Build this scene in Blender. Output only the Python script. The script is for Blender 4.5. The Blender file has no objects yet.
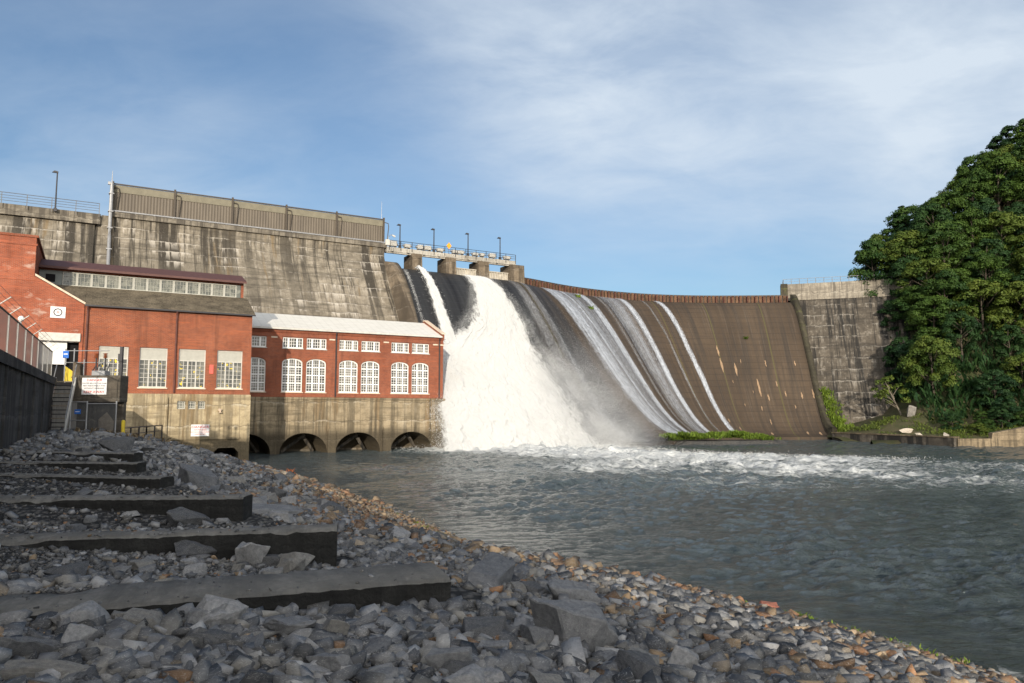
import bpy, bmesh, math, random
import numpy as np
from mathutils import Vector, Matrix, noise as mnoise

R_ = math.radians
scene = bpy.context.scene
col = scene.collection

# ------------------------------------------------------------------ camera, sky, sun, exposure
cam_d = bpy.data.cameras.new('camera')
cam = bpy.data.objects.new('camera', cam_d)
col.objects.link(cam)
cam.location = (0, 0, 5.0)
cam.rotation_euler = (R_(90) + math.atan(70.5 / 740), 0, 0)
cam_d.sensor_width = 36
cam_d.lens = 740 / 1024 * 36
cam_d.clip_start = 0.1
cam_d.clip_end = 6000
scene.camera = cam

SUN_EL = 12.0
SUN_TRAVEL = (-0.02, 1.0)          # horizontal heading of the light
sd = bpy.data.lights.new('sun', 'SUN')
sd.energy = 3.1
sd.angle = R_(0.5)
sd.color = (1.0, 0.90, 0.76)
sun = bpy.data.objects.new('sun', sd)
col.objects.link(sun)
_h = Vector((SUN_TRAVEL[0], SUN_TRAVEL[1], 0)).normalized()
_dir = Vector((_h.x * math.cos(R_(SUN_EL)), _h.y * math.cos(R_(SUN_EL)), -math.sin(R_(SUN_EL))))
sun.rotation_euler = _dir.to_track_quat('-Z', 'Y').to_euler()

world = bpy.data.worlds.new('World')
scene.world = world
world.use_nodes = True
scene.view_settings.view_transform = 'Standard'
scene.view_settings.look = 'None'
scene.view_settings.exposure = 0.5
scene.view_settings.gamma = 1.0
scene.view_settings.use_curve_mapping = False
scene.cycles.use_denoising = True
scene.cycles.max_bounces = 8
scene.cycles.volume_bounces = 6
scene.cycles.transparent_max_bounces = 24
scene.cycles.volume_step_rate = 4.0
scene.cycles.volume_max_steps = 96


class NT:
    """small wrapper round a node tree"""
    def __init__(s, tree, clear=True):
        s.t = tree
        if clear:
            tree.nodes.clear()

    def n(s, typ, props=None, **ins):
        nd = s.t.nodes.new(typ)
        for k, v in (props or {}).items():
            setattr(nd, k, v)
        for k, v in ins.items():
            key = int(k[1:]) if k[0] == '_' and k[1:].isdigit() else k.replace('_', ' ')
            s.set(nd.inputs[key], v)
        return nd

    def set(s, sock, v):
        if isinstance(v, bpy.types.NodeSocket):
            s.t.links.new(v, sock)
        elif isinstance(v, bpy.types.Node):
            s.t.links.new(v.outputs[0], sock)
        else:
            if sock.type == 'RGBA' and len(v) == 3:
                v = (*v, 1)
            sock.default_value = v

    def math(s, op, a, b=0.0, c=0.0, clamp=False):
        return s.n('ShaderNodeMath', {'operation': op, 'use_clamp': clamp}, _0=a, _1=b, _2=c).outputs[0]

    def mix(s, f, a, b, mode='MIX'):
        nd = s.t.nodes.new('ShaderNodeMix')
        nd.data_type = 'RGBA'
        nd.blend_type = mode
        s.set(nd.inputs[0], f)
        s.set(nd.inputs[6], a)
        s.set(nd.inputs[7], b)
        return nd.outputs[2]

    def ramp(s, f, lo, hi, a=0.0, b=1.0):
        return s.n('ShaderNodeMapRange', {'clamp': True}, Value=f, From_Min=lo, From_Max=hi, To_Min=a, To_Max=b).outputs[0]

    def noise(s, vec, scale, detail=5.0, rough=0.55, dist=0.0):
        return s.n('ShaderNodeTexNoise', Vector=vec, Scale=scale, Detail=detail, Roughness=rough, Distortion=dist).outputs[0]

    def mapping(s, vec, scale=(1, 1, 1), rot=(0, 0, 0), loc=(0, 0, 0)):
        return s.n('ShaderNodeMapping', Vector=vec, Scale=scale, Rotation=rot, Location=loc).outputs[0]

    def obj(s):
        return s.n('ShaderNodeTexCoord').outputs['Object']

    def uv(s):
        return s.n('ShaderNodeTexCoord').outputs['UV']

    def sep(s, v):
        nd = s.n('ShaderNodeSeparateXYZ', Vector=v)
        return nd.outputs[0], nd.outputs[1], nd.outputs[2]

    def attr(s, name, out='Fac'):
        return s.n('ShaderNodeAttribute', {'attribute_name': name}).outputs[out]


# --- sky: Nishita plus thin cirrus laid out by direction
w = NT(world.node_tree)
sky = w.n('ShaderNodeTexSky', {'sky_type': 'NISHITA', 'sun_disc': False, 'sun_elevation': R_(SUN_EL),
                              'sun_rotation': R_(180), 'air_density': 1.0, 'dust_density': 1.2, 'ozone_density': 3.2})
bg = w.n('ShaderNodeBackground', Color=sky.outputs[0], Strength=0.105)
gen = w.n('ShaderNodeTexCoord').outputs['Generated']
sx, sy, sz = w.sep(gen)
den = w.math('ADD', w.math('MAXIMUM', sz, 0.0), 0.22)
plane = w.n('ShaderNodeCombineXYZ', X=w.math('DIVIDE', sx, den), Y=w.math('DIVIDE', sy, den), Z=0.0).outputs[0]
c1 = w.noise(w.mapping(plane, (0.55, 1.1, 1), (0, 0, R_(28)), (3.1, 1.7, 0)), 1.25, 7, 0.54, 0.25)
c2 = w.noise(w.mapping(plane, (1.3, 2.0, 1), (0, 0, R_(38)), (7.7, 2.2, 0)), 2.6, 9, 0.60, 0.3)
cover = None
for px_, py_, rad, amp in ((640, 80, 0.23, 0.68), (520, 20, 0.22, 0.55), (980, 50, 0.20, 0.62), (860, 140, 0.24, 0.36), (330, 10, 0.30, 0.14),
                           (40, 190, 0.26, 0.30), (220, 235, 0.22, 0.20), (520, 215, 0.2, 0.06)):
    y_ = (341.5 - py_) / 740
    th = math.atan(70.5 / 740)
    v = Vector(((px_ - 512) / 740, math.cos(th) - y_ * math.sin(th), math.sin(th) + y_ * math.cos(th))).normalized()
    dist = w.n('ShaderNodeVectorMath', {'operation': 'DISTANCE'}, _0=gen, _1=tuple(v)).outputs['Value']
    g = w.math('MULTIPLY', w.n('ShaderNodeMapRange', {'interpolation_type': 'SMOOTHERSTEP'}, Value=dist, From_Min=0.0, From_Max=rad * 1.5,
                               To_Min=1.0, To_Max=0.0).outputs[0], amp)
    cover = g if cover is None else w.math('ADD', cover, g)
wis = w.math('ADD', w.math('MULTIPLY', w.ramp(c1, 0.30, 0.72), 0.75), w.math('MULTIPLY', w.ramp(c2, 0.35, 0.75), 0.45))
mask = w.math('MULTIPLY', w.math('ADD', w.math('MULTIPLY', cover, 1.05), 0.055), w.math('ADD', w.math('MULTIPLY', wis, 1.0), 0.22), clamp=True)
cbg = w.n('ShaderNodeBackground', Color=(0.69, 0.775, 0.865, 1), Strength=0.75)
msh = w.n('ShaderNodeMixShader', _0=w.math('MULTIPLY', mask, 0.92), _1=bg, _2=cbg)
# added fill: bright unseen cloud behind the viewer, to lift the shaded foreground
back = w.n('ShaderNodeMapRange', {'interpolation_type': 'SMOOTHSTEP'}, Value=sy, From_Min=-0.05, From_Max=-0.75, To_Min=0.0, To_Max=1.0).outputs[0]
bmask = w.math('MULTIPLY', back, w.ramp(c1, 0.2, 0.6, 0.55, 1.0))
bbg = w.n('ShaderNodeBackground', Color=(0.97, 0.95, 0.92, 1), Strength=1.65)
msh2 = w.n('ShaderNodeMixShader', _0=bmask, _1=msh, _2=bbg)
w.n('ShaderNodeOutputWorld', Surface=msh2.outputs[0])

# ------------------------------------------------------------------ helpers
rng = np.random.default_rng(7)
random.seed(7)


def new_mat(name):
    m = bpy.data.materials.new(name)
    m.use_nodes = True
    return m, NT(m.node_tree)


def finish(t, color, rough=0.85, bump=None, bstr=0.3, bdist=0.05, spec=0.3, metal=0.0, alpha=None):
    p = t.n('ShaderNodeBsdfPrincipled', Base_Color=color, Roughness=rough, Metallic=metal)
    p.inputs['Specular IOR Level'].default_value = spec
    if bump is not None:
        t.set(p.inputs['Normal'], t.n('ShaderNodeBump', Strength=bstr, Distance=bdist, Height=bump).outputs[0])
    if alpha is not None:
        t.set(p.inputs['Alpha'], alpha)
    t.n('ShaderNodeOutputMaterial', Surface=p.outputs[0])
    return p


def plain(name, c, rough=0.6, metal=0.0, var=0.18, scale=3.0, spec=0.3):
    m, t = new_mat(name)
    n1 = t.noise(t.obj(), scale, 6)
    n2 = t.noise(t.obj(), scale * 9, 4)
    k = t.math('ADD', t.math('MULTIPLY', n1, 0.7), t.math('MULTIPLY', n2, 0.3))
    cc = t.mix(t.ramp(k, 0.3, 0.7), tuple(x * (1 - var) for x in c), tuple(min(1, x * (1 + var)) for x in c))
    finish(t, cc, rough, n2, 0.15, 0.02, spec, metal)
    return m


def thing(name, label, cat, loc=(0, 0, 0), rotz=0.0, group=None):
    o = bpy.data.objects.new(name, None)
    o.empty_display_size = 0.3
    col.objects.link(o)
    o.location = loc
    o.rotation_euler = (0, 0, rotz)
    tag(o, label, cat, group)
    return o


def tag(o, label=None, cat=None, group=None, kind=None):
    if label:
        o['label'] = label
    if cat:
        o['category'] = cat
    if group:
        o['group'] = group
    if kind:
        o['kind'] = kind
    return o


class MB:
    """collects verts and faces, builds ONE mesh object"""
    def __init__(s):
        s.v, s.f = [], []

    def add(s, vs, fs):
        b = len(s.v)
        s.v += [tuple(map(float, v)) for v in vs]
        s.f += [tuple(b + i for i in f) for f in fs]
        return s

    def box(s, x0, x1, y0, y1, z0, z1):
        return s.add([(x0, y0, z0), (x1, y0, z0), (x1, y1, z0), (x0, y1, z0), (x0, y0, z1), (x1, y0, z1), (x1, y1, z1), (x0, y1, z1)],
                     [(0, 3, 2, 1), (4, 5, 6, 7), (0, 1, 5, 4), (1, 2, 6, 5), (2, 3, 7, 6), (3, 0, 4, 7)])

    def prism_y(s, poly, y0, y1):
        """polygon in x,z pushed from y0 to y1"""
        n = len(poly)
        return s.add([(x, y0, z) for x, z in poly] + [(x, y1, z) for x, z in poly],
                     [tuple(range(n)), tuple(range(2 * n - 1, n - 1, -1))] +
                     [(i, i + n, (i + 1) % n + n, (i + 1) % n) for i in range(n)])

    def prism_x(s, poly, x0, x1):
        """polygon in y,z pushed from x0 to x1"""
        n = len(poly)
        return s.add([(x0, y, z) for y, z in poly] + [(x1, y, z) for y, z in poly],
                     [tuple(range(n)), tuple(range(2 * n - 1, n - 1, -1))] +
                     [(i, i + n, (i + 1) % n + n, (i + 1) % n) for i in range(n)])

    def prism_z(s, poly, z0, z1):
        n = len(poly)
        return s.add([(x, y, z0) for x, y in poly] + [(x, y, z1) for x, y in poly],
                     [tuple(range(n - 1, -1, -1)), tuple(range(n, 2 * n))] +
                     [(i, (i + 1) % n, (i + 1) % n + n, i + n) for i in range(n)])

    def tube(s, pts, rad, seg=8):
        pts = [Vector(p) for p in pts]
        if not isinstance(rad, (list, tuple)):
            rad = [rad] * len(pts)
        b = len(s.v)
        up = Vector((0.123, 0.31, 0.94))
        for i, p in enumerate(pts):
            d = (pts[min(i + 1, len(pts) - 1)] - pts[max(i - 1, 0)]).normalized()
            u = d.cross(up)
            if u.length < 1e-3:
                u = d.cross(Vector((1, 0, 0)))
            u.normalize()
            v = d.cross(u)
            for k in range(seg):
                a = 2 * math.pi * k / seg
                s.v.append(tuple(p + (u * math.cos(a) + v * math.sin(a)) * rad[i]))
        for i in range(len(pts) - 1):
            for k in range(seg):
                k2 = (k + 1) % seg
                s.f.append((b + i * seg + k, b + i * seg + k2, b + (i + 1) * seg + k2, b + (i + 1) * seg + k))
        s.f.append(tuple(b + k for k in range(seg - 1, -1, -1)))
        s.f.append(tuple(b + (len(pts) - 1) * seg + k for k in range(seg)))
        return s

    def bar(s, p0, p1, w_, h_):
        """box beam from p0 to p1"""
        p0, p1 = Vector(p0), Vector(p1)
        d = (p1 - p0).normalized()
        up = Vector((0, 0, 1)) if abs(d.z) < 0.9 else Vector((0, 1, 0))
        u = d.cross(up).normalized() * w_ / 2
        v = u.cross(d).normalized() * h_ / 2
        vs = [p + a * u + b * v for p in (p0, p1) for a, b in ((-1, -1), (1, -1), (1, 1), (-1, 1))]
        return s.add(vs, [(0, 1, 2, 3), (7, 6, 5, 4), (0, 4, 5, 1), (1, 5, 6, 2), (2, 6, 7, 3), (3, 7, 4, 0)])

    def build(s, name, mat, parent=None, smooth=False, bevel=0.0):
        me = bpy.data.meshes.new(name)
        me.from_pydata(s.v, [], s.f)
        bm = bmesh.new()
        bm.from_mesh(me)
        if bevel:
            bmesh.ops.remove_doubles(bm, verts=bm.verts, dist=1e-4)
            bmesh.ops.bevel(bm, geom=[e for e in bm.edges if len(e.link_faces) == 2 and e.calc_face_angle(0) > 0.5], offset=bevel,
                            segments=1, affect='EDGES', profile=0.5)
        bmesh.ops.recalc_face_normals(bm, faces=bm.faces)
        bm.to_mesh(me)
        bm.free()
        if smooth:
            me.shade_smooth()
        me.materials.append(mat)
        o = bpy.data.objects.new(name, me)
        col.objects.link(o)
        if parent:
            o.parent = parent
        return o


def np_mesh(name, V, F, mat, parent=None, smooth=False, attrs=None, uv=None):
    """V (n,3), F (m,k) arrays -> object; attrs {name: per-vertex float or (n,3) colour}; uv per-vertex"""
    V = np.asarray(V, np.float32)
    F = np.asarray(F, np.int32)
    me = bpy.data.meshes.new(name)
    me.vertices.add(len(V))
    me.vertices.foreach_set('co', V.ravel())
    k = F.shape[1]
    me.loops.add(F.size)
    me.loops.foreach_set('vertex_index', F.ravel())
    me.polygons.add(len(F))
    me.polygons.foreach_set('loop_start', np.arange(0, F.size, k, dtype=np.int32))
    me.polygons.foreach_set('loop_total', np.full(len(F), k, np.int32))
    me.update(calc_edges=True)
    for an, av in (attrs or {}).items():
        av = np.asarray(av, np.float32)
        if av.ndim == 1:
            a = me.attributes.new(an, 'FLOAT', 'POINT')
            a.data.foreach_set('value', av)
        else:
            a = me.attributes.new(an, 'FLOAT_COLOR', 'POINT')
            a.data.foreach_set('color', np.hstack([av, np.ones((len(av), 1), np.float32)]).ravel())
    if uv is not None:
        u = me.uv_layers.new(name='UVMap')
        u.data.foreach_set('uv', np.asarray(uv, np.float32)[F.ravel()].ravel())
    if smooth:
        me.polygons.foreach_set('use_smooth', np.ones(len(F), bool))
    me.validate()
    me.materials.append(mat)
    o = bpy.data.objects.new(name, me)
    col.objects.link(o)
    if parent:
        o.parent = parent
    return o


def grid_faces(nr, nc):
    i = np.arange(nr - 1)[:, None] * nc + np.arange(nc - 1)[None, :]
    return np.stack([i, i + 1, i + nc + 1, i + nc], -1).reshape(-1, 4)


def cut(o, cutters):
    """subtract closed MB shapes from mesh object o (boolean, applied)"""
    tmp = []
    for c in cutters:
        t = c.build('cutter', o.data.materials[0])
        t.matrix_world = Matrix()
        tmp.append(t)
    par = o.parent
    o.parent = None
    for t in tmp:
        md = o.modifiers.new('b', 'BOOLEAN')
        md.object = t
        md.operation = 'DIFFERENCE'
        md.solver = 'EXACT'
    dg = bpy.context.evaluated_depsgraph_get()
    dg.update()
    me = bpy.data.meshes.new_from_object(o.evaluated_get(dg))
    o.modifiers.clear()
    o.data = me
    o.parent = par
    for t in tmp:
        bpy.data.objects.remove(t)
    return o


def dup(root, loc=None, rotz=None, scale=None, label=None, parent=None):
    c = root.copy()
    col.objects.link(c)
    if parent is not None:
        c.parent = parent
    if loc is not None:
        c.location = loc
    if rotz is not None:
        c.rotation_euler = (0, 0, rotz)
    if scale is not None:
        c.scale = scale if isinstance(scale, (tuple, list)) else (scale,) * 3
    if label:
        c['label'] = label
    for ch in list(root.children):
        dup(ch, parent=c)
    return c


def vnoise(x, y, seed=0, octaves=4):
    """cheap numpy value noise, 2-D, about -1..1"""
    out = np.zeros_like(x, dtype=float)
    amp, tot = 1.0, 0.0
    for o in range(octaves):
        xi, yi = np.floor(x), np.floor(y)
        fx, fy = x - xi, y - yi
        fx, fy = fx * fx * (3 - 2 * fx), fy * fy * (3 - 2 * fy)

        def h(a, b):
            q = np.sin(a * 127.1 + b * 311.7 + seed * 74.7 + o * 19.3) * 43758.5453
            return (q - np.floor(q)) * 2 - 1
        out += amp * ((h(xi, yi) * (1 - fx) + h(xi + 1, yi) * fx) * (1 - fy) + (h(xi, yi + 1) * (1 - fx) + h(xi + 1, yi + 1) * fx) * fy)
        tot += amp
        amp *= 0.5
        x, y = x * 2.03 + 11.3, y * 2.03 + 5.7
    return out / tot


# ------------------------------------------------------------------ materials
def concrete(name, base, dark, light, lift=1.5, streaks=0.7, eff=0.5, bump=0.5, joints=True, brown=None, hscale=1.0, wet=0.0, drip=0.5, heavy=0.0):
    m, t = new_mat(name)
    o = t.obj()
    x, y, z = t.sep(o)
    h_ = hscale

    def nz(sc, loc, detail=7, rough=0.65, dist=0.1):
        return t.noise(t.mapping(o, tuple(q * h_ for q in sc), loc=loc), 1.0, detail, rough, dist)
    big = nz((.22, .1, .2), (0, 0, 0), 6, .6)
    mid = nz((1.5, 1.0, 1.4), (5, 1, 2), 9, .72)
    fine = t.noise(o, 9.0, 6, 0.7)
    st1 = nz((.95, .05, .035), (2, 3, 1), 7, .66, .2)
    st2 = nz((2.9, .09, .07), (9, 4, 2), 7, .66, .15)
    st3 = nz((.5, .04, .05), (4, 8, 6), 8, .7, .3)
    lay = nz((.10, .05, 1.25), (3, 8, 1), 7, .68)
    zone = t.ramp(nz((.055, .05, .085), (6, 1, 3), 4, .6), .40, .56, .15 + heavy, 1.0)
    c = t.mix(t.ramp(big, 0.36, 0.64), tuple(b * 0.70 for b in base), tuple(b * 1.2 for b in base))
    c = t.mix(t.ramp(mid, 0.47, 0.62, 0, 0.75), c, tuple(d * 0.55 + b * 0.45 for d, b in zip(dark, base)))
    c = t.mix(t.ramp(mid, 0.46, 0.36, 0, 0.55), c, tuple(b * 0.6 + l * 0.4 for l, b in zip(light, base)))
    c = t.mix(t.math('MULTIPLY', t.ramp(lay, 0.51, 0.60), 0.62), c, tuple(d * .8 + b * .2 for d, b in zip(dark, base)))
    if brown:
        c = t.mix(t.math('MULTIPLY', t.ramp(st3, 0.545, 0.59), 0.75), c, brown)
    c = t.mix(t.math('MULTIPLY', t.math('MULTIPLY', t.ramp(st1, 0.50, 0.555), streaks), zone), c, dark)
    c = t.mix(t.math('MULTIPLY', t.math('MULTIPLY', t.ramp(st2, 0.535, 0.60), streaks * 0.8), zone), c, dark)
    # pale lime bleeding out of the pour joints and running down from them
    wob = t.math('MULTIPLY', nz((.5, .3, .3), (1, 1, 1), 6), 0.55)
    fr = t.math('FRACT', t.math('ADD', t.math('DIVIDE', z, lift), wob))
    patch = t.ramp(nz((.30, .12, .20), (2, 7, 5), 7, .7), 0.47, 0.56)
    line = t.ramp(fr, 0.86, 0.95)
    run = t.math('MULTIPLY', t.ramp(fr, 0.10, 0.9), t.ramp(nz((2.0, .12, .15), (1, 1, 4), 7, .7), 0.52, 0.57))
    e = t.math('MULTIPLY', patch, t.math('ADD', t.math('MULTIPLY', line, t.ramp(fine, 0.40, 0.52)), t.math('MULTIPLY', run, drip)), clamp=True)
    c = t.mix(t.math('MULTIPLY', e, eff), c, light)
    if joints:
        c = t.mix(t.math('MULTIPLY', t.ramp(fr, 0.96, 0.985), 0.6), c, dark)
    if wet:
        c = t.mix(t.math('MULTIPLY', t.ramp(t.math('ADD', z, t.math('MULTIPLY', mid, 0.9)), wet + 0.9, wet - 0.1), 0.85), c, tuple(d * 0.55 for d in dark))
    c = t.mix(t.ramp(fine, 0.35, 0.65, 0.0, 0.35), c, tuple(d * 0.55 for d in base))
    h = t.math('ADD', t.math('MULTIPLY', mid, 1.0), t.math('ADD', t.math('MULTIPLY', fine, 0.25), t.math('MULTIPLY', t.ramp(fr, 0.94, 0.99), -0.5)))
    finish(t, c, 0.9, h, bump, 0.12, 0.2)
    return m


M_dam = concrete('dam_concrete', (0.262, 0.226, 0.172), (0.032, 0.028, 0.023), (0.66, 0.60, 0.51), 1.6, 0.97, 0.7, 0.8, drip=0.9, brown=(0.19, 0.13, 0.065), hscale=.62, heavy=.25)
M_dam_top = concrete('parapet_concrete', (0.235, 0.205, 0.16), (0.06, 0.052, 0.043), (0.5, 0.45, 0.36), 3.0, 0.9, 0.4, 0.5, heavy=.4)
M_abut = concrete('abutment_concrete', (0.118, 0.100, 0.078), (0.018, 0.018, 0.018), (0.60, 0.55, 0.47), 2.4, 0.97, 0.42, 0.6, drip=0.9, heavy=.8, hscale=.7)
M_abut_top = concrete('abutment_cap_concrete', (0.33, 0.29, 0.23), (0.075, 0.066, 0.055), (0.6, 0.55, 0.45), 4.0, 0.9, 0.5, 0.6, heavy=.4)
M_pier = concrete('pier_concrete', (0.19, 0.15, 0.105), (0.05, 0.04, 0.03), (0.4, 0.35, 0.28), 2.0, 0.9, 0.4, 0.6, heavy=.5)
M_deck = concrete('deck_concrete', (0.46, 0.43, 0.37), (0.2, 0.18, 0.15), (0.6, 0.57, 0.5), 5.0, 0.5, 0.3, 0.3, joints=False)
M_base_l = concrete('cream_base_concrete', (0.47, 0.38, 0.235), (0.10, 0.078, 0.05), (0.62, 0.56, 0.44), 2.1, 0.9, 0.6, 0.6, hscale=.95, heavy=.45, wet=2.5, brown=(0.20, 0.13, 0.06))
M_base_r = concrete('stained_base_concrete', (0.35, 0.28, 0.18), (0.05, 0.042, 0.03), (0.55, 0.48, 0.36), 2.3, 0.95, 0.6, 0.7, hscale=.9, wet=2.7, heavy=.4, brown=(0.2, 0.135, 0.07))  # wet band raised so it also paints shade into the arches
M_wall = concrete('retaining_concrete', (0.085, 0.082, 0.078), (0.03, 0.03, 0.03), (0.2, 0.19, 0.18), 1.9, 0.9, 0.3, 0.6, hscale=1.3)
M_lowwall = concrete('low_wall_concrete', (0.25, 0.195, 0.125), (0.055, 0.045, 0.032), (0.36, 0.3, 0.2), 1.2, 0.8, 0.2, 0.6, hscale=1.6)
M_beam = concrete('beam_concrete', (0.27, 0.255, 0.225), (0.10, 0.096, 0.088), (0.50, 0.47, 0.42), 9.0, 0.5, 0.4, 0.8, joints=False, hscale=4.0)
M_beam_shade = concrete('beam_side_shade', (0.042, 0.041, 0.038), (0.013, 0.013, 0.013), (0.12, 0.115, 0.105), 9.0, 0.5, 0.3, 0.8, joints=False, hscale=4.0)  # near-black paints overhang shade and wet into the beam sides
M_beam2 = concrete('platform_concrete', (0.13, 0.11, 0.085), (0.03, 0.028, 0.024), (0.3, 0.27, 0.22), 1.5, 0.9, 0.3, 0.6, hscale=1.6)


def brick(name, c1, c2, eff=0.0):
    m, t = new_mat(name)
    o = t.obj()
    x, y, z = t.sep(o)
    pl = t.n('ShaderNodeCombineXYZ', X=t.math('ADD', x, y), Y=z, Z=0.0).outputs[0]
    b = t.n('ShaderNodeTexBrick', {'offset': 0.5}, Vector=pl, Scale=1.0, Color1=(*c1, 1), Color2=(*c2, 1), Mortar=(0.30, 0.20, 0.15, 1),
            Mortar_Size=0.011, Bias=0.0, Brick_Width=0.30, Row_Height=0.10)
    big = t.noise(o, 0.35, 6, 0.6)
    mid = t.noise(o, 2.2, 7, 0.65)
    st = t.noise(t.mapping(o, (1.6, 1.6, 0.12)), 1.0, 6, 0.6)
    rows = t.noise(t.mapping(o, (0.25, 0.25, 5.0)), 1.0, 5, 0.6)
    c = t.mix(t.ramp(big, 0.36, 0.64), t.mix(1.0, b.outputs[0], (0.74, 0.70, 0.70), 'MULTIPLY'), b.outputs[0])
    c = t.mix(t.ramp(mid, 0.5, 0.75, 0, 0.45), c, tuple(0.45 * q for q in c1))
    c = t.mix(t.ramp(rows, 0.5, 0.72, 0, 0.4), c, tuple(min(1, 1.45 * q) for q in c1))
    c = t.mix(t.ramp(st, 0.55, 0.68, 0, 0.35), c, (0.07, 0.035, 0.026))
    if eff:
        pt = t.ramp(t.noise(t.mapping(o, (0.35, 0.35, 0.8), loc=(4, 2, 7)), 1.0, 7, 0.7), 0.56, 0.64)
        c = t.mix(t.math('MULTIPLY', pt, eff), c, (0.55, 0.42, 0.34))
    finish(t, c, 0.9, t.math('ADD', b.outputs['Fac'], mid), 0.25, 0.03, 0.15)
    return m


M_brick = brick('red_brick', (0.325, 0.090, 0.036), (0.225, 0.062, 0.030))
M_brick_w = brick('weathered_brick', (0.40, 0.105, 0.048), (0.29, 0.076, 0.038), 0.55)
M_brick_r = brick('deep_red_brick', (0.31, 0.084, 0.036), (0.225, 0.060, 0.030))  # slightly darker red than the main brick

# roofs
m, t = new_mat('shingle_roof')
o = t.obj()
n1, n2 = t.noise(o, 0.8, 7, 0.65), t.noise(t.mapping(o, (5, 2, 2)), 1.6, 6, 0.7)
finish(t, t.mix(t.ramp(t.math('ADD', t.math('MULTIPLY', n1, 0.5), t.math('MULTIPLY', n2, 0.5)), 0.36, 0.62), (0.045, 0.038, 0.028), (0.20, 0.165, 0.115)), 0.95, n2, 0.6, 0.08, 0.1)
M_shingle = m
M_redroof = plain('red_brown_metal_roof', (0.105, 0.05, 0.042), 0.6)
m, t = new_mat('pale_metal_roof')
o = t.obj()
x, y, z = t.sep(o)
seam = t.ramp(t.math('ABSOLUTE', t.math('SUBTRACT', t.math('FRACT', t.math('DIVIDE', x, 0.95)), 0.5)), 0.44, 0.5)
n1 = t.noise(t.mapping(o, (1, 4, 4)), 0.8, 6)
c = t.mix(t.ramp(n1, 0.3, 0.7), (0.62, 0.60, 0.54), (0.74, 0.72, 0.66))
finish(t, t.mix(t.math('MULTIPLY', seam, 0.30), c, (0.36, 0.34, 0.3)), 0.6, seam, 0.4, 0.03, 0.3)
M_paleroof = m
m, t = new_mat('ribbed_brown_siding')
o = t.obj()
x, y, z = t.sep(o)
rib = t.math('ABSOLUTE', t.math('SUBTRACT', t.math('FRACT', t.math('DIVIDE', x, 0.42)), 0.5))
n1 = t.noise(t.mapping(o, (1, 1, 0.2)), 1.2, 6)
c = t.mix(t.ramp(n1, 0.3, 0.7), (0.125, 0.103, 0.078), (0.175, 0.145, 0.108))
finish(t, t.mix(t.ramp(rib, 0.1, 0.4, 0, 0.45), c, (0.055, 0.045, 0.035)), 0.6, rib, 0.8, 0.12, 0.3)
M_siding = m
M_sidingtop = plain('olive_siding_band', (0.19, 0.17, 0.12), 0.6, 0, 0.2, 1.2)
M_brown = plain('brown_steel', (0.075, 0.06, 0.045), 0.6)
M_steel = plain('galvanised_steel', (0.32, 0.32, 0.32), 0.5, 0.4)
M_greysteel = plain('grey_painted_steel', (0.13, 0.125, 0.12), 0.5, 0.2)
M_darksteel = plain('dark_steel', (0.05, 0.048, 0.05), 0.5, 0.3)
M_white = plain('white_paint', (0.78, 0.77, 0.73), 0.5, 0, 0.06)
M_offwhite = plain('worn_white_paint', (0.52, 0.50, 0.45), 0.7, 0, 0.2)
M_shutter = plain('pale_grey_panel', (0.40, 0.39, 0.34), 0.7, 0, 0.12)
M_greypanel = plain('grey_green_panel', (0.20, 0.215, 0.20), 0.7)
M_black = plain('dark_interior', (0.008, 0.008, 0.009), 0.9)
M_rustpipe = plain('rusty_brown_downpipe', (0.11, 0.045, 0.035), 0.7, 0, 0.4, 2.0)
M_yellow = plain('yellow_paint', (0.75, 0.55, 0.05), 0.6)
M_orange = plain('orange_paint', (0.85, 0.33, 0.03), 0.6)
M_blue = plain('blue_sign_paint', (0.03, 0.14, 0.5), 0.5)
M_red = plain('red_sign_paint', (0.55, 0.04, 0.035), 0.5)
M_redplate = plain('faded_red_plate', (0.62, 0.12, 0.09), 0.6)
M_signwhite = plain('white_sign_panel', (0.74, 0.72, 0.70), 0.5, 0, 0.06)
M_ink = plain('black_lettering', (0.03, 0.03, 0.03), 0.6)
M_stone = plain('pale_stone_plate', (0.62, 0.50, 0.38), 0.8)
M_porcelain = plain('brown_porcelain', (0.32, 0.10, 0.04), 0.35)
M_gate = plain('pale_gate_steel', (0.42, 0.38, 0.31), 0.7, 0, 0.35, 1.5)
M_wood = plain('weathered_wood', (0.24, 0.20, 0.15), 0.9, 0, 0.4, 4)


def pane_mat(name, a, b, sc, yellow=False):
    m, t = new_mat(name)
    o = t.obj()
    ri = t.n('ShaderNodeObjectInfo').outputs['Random']
    sh = t.n('ShaderNodeCombineXYZ', X=t.math('MULTIPLY', ri, 37.0), Y=t.math('MULTIPLY', ri, 11.0), Z=t.math('MULTIPLY', ri, 53.0)).outputs[0]
    o = t.n('ShaderNodeVectorMath', {'operation': 'ADD'}, _0=o, _1=sh).outputs[0]
    n1 = t.noise(o, sc, 4, 0.6)
    c = t.mix(t.math('ADD', t.ramp(n1, 0.42, 0.58), t.math('MULTIPLY', t.math('SUBTRACT', ri, .5), .7), clamp=True), a, b)
    if yellow:
        v = t.noise(t.mapping(o, loc=(5, 3, 9)), 2.6, 2)
        c = t.mix(t.ramp(v, 0.655, 0.67), c, (0.75, 0.55, 0.02))
    finish(t, c, 0.12, n1, 0.08, 0.05, 0.6)
    return m


M_pane = pane_mat('wavy_window_glass', (0.02, 0.021, 0.019), (0.15, 0.135, 0.105), 1.6)
M_pane2 = pane_mat('grey_window_glass', (0.05, 0.052, 0.045), (0.16, 0.155, 0.125), 0.9, True)
M_pane3 = pane_mat('clerestory_glass', (0.07, 0.075, 0.06), (0.19, 0.19, 0.15), 1.8)

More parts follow.
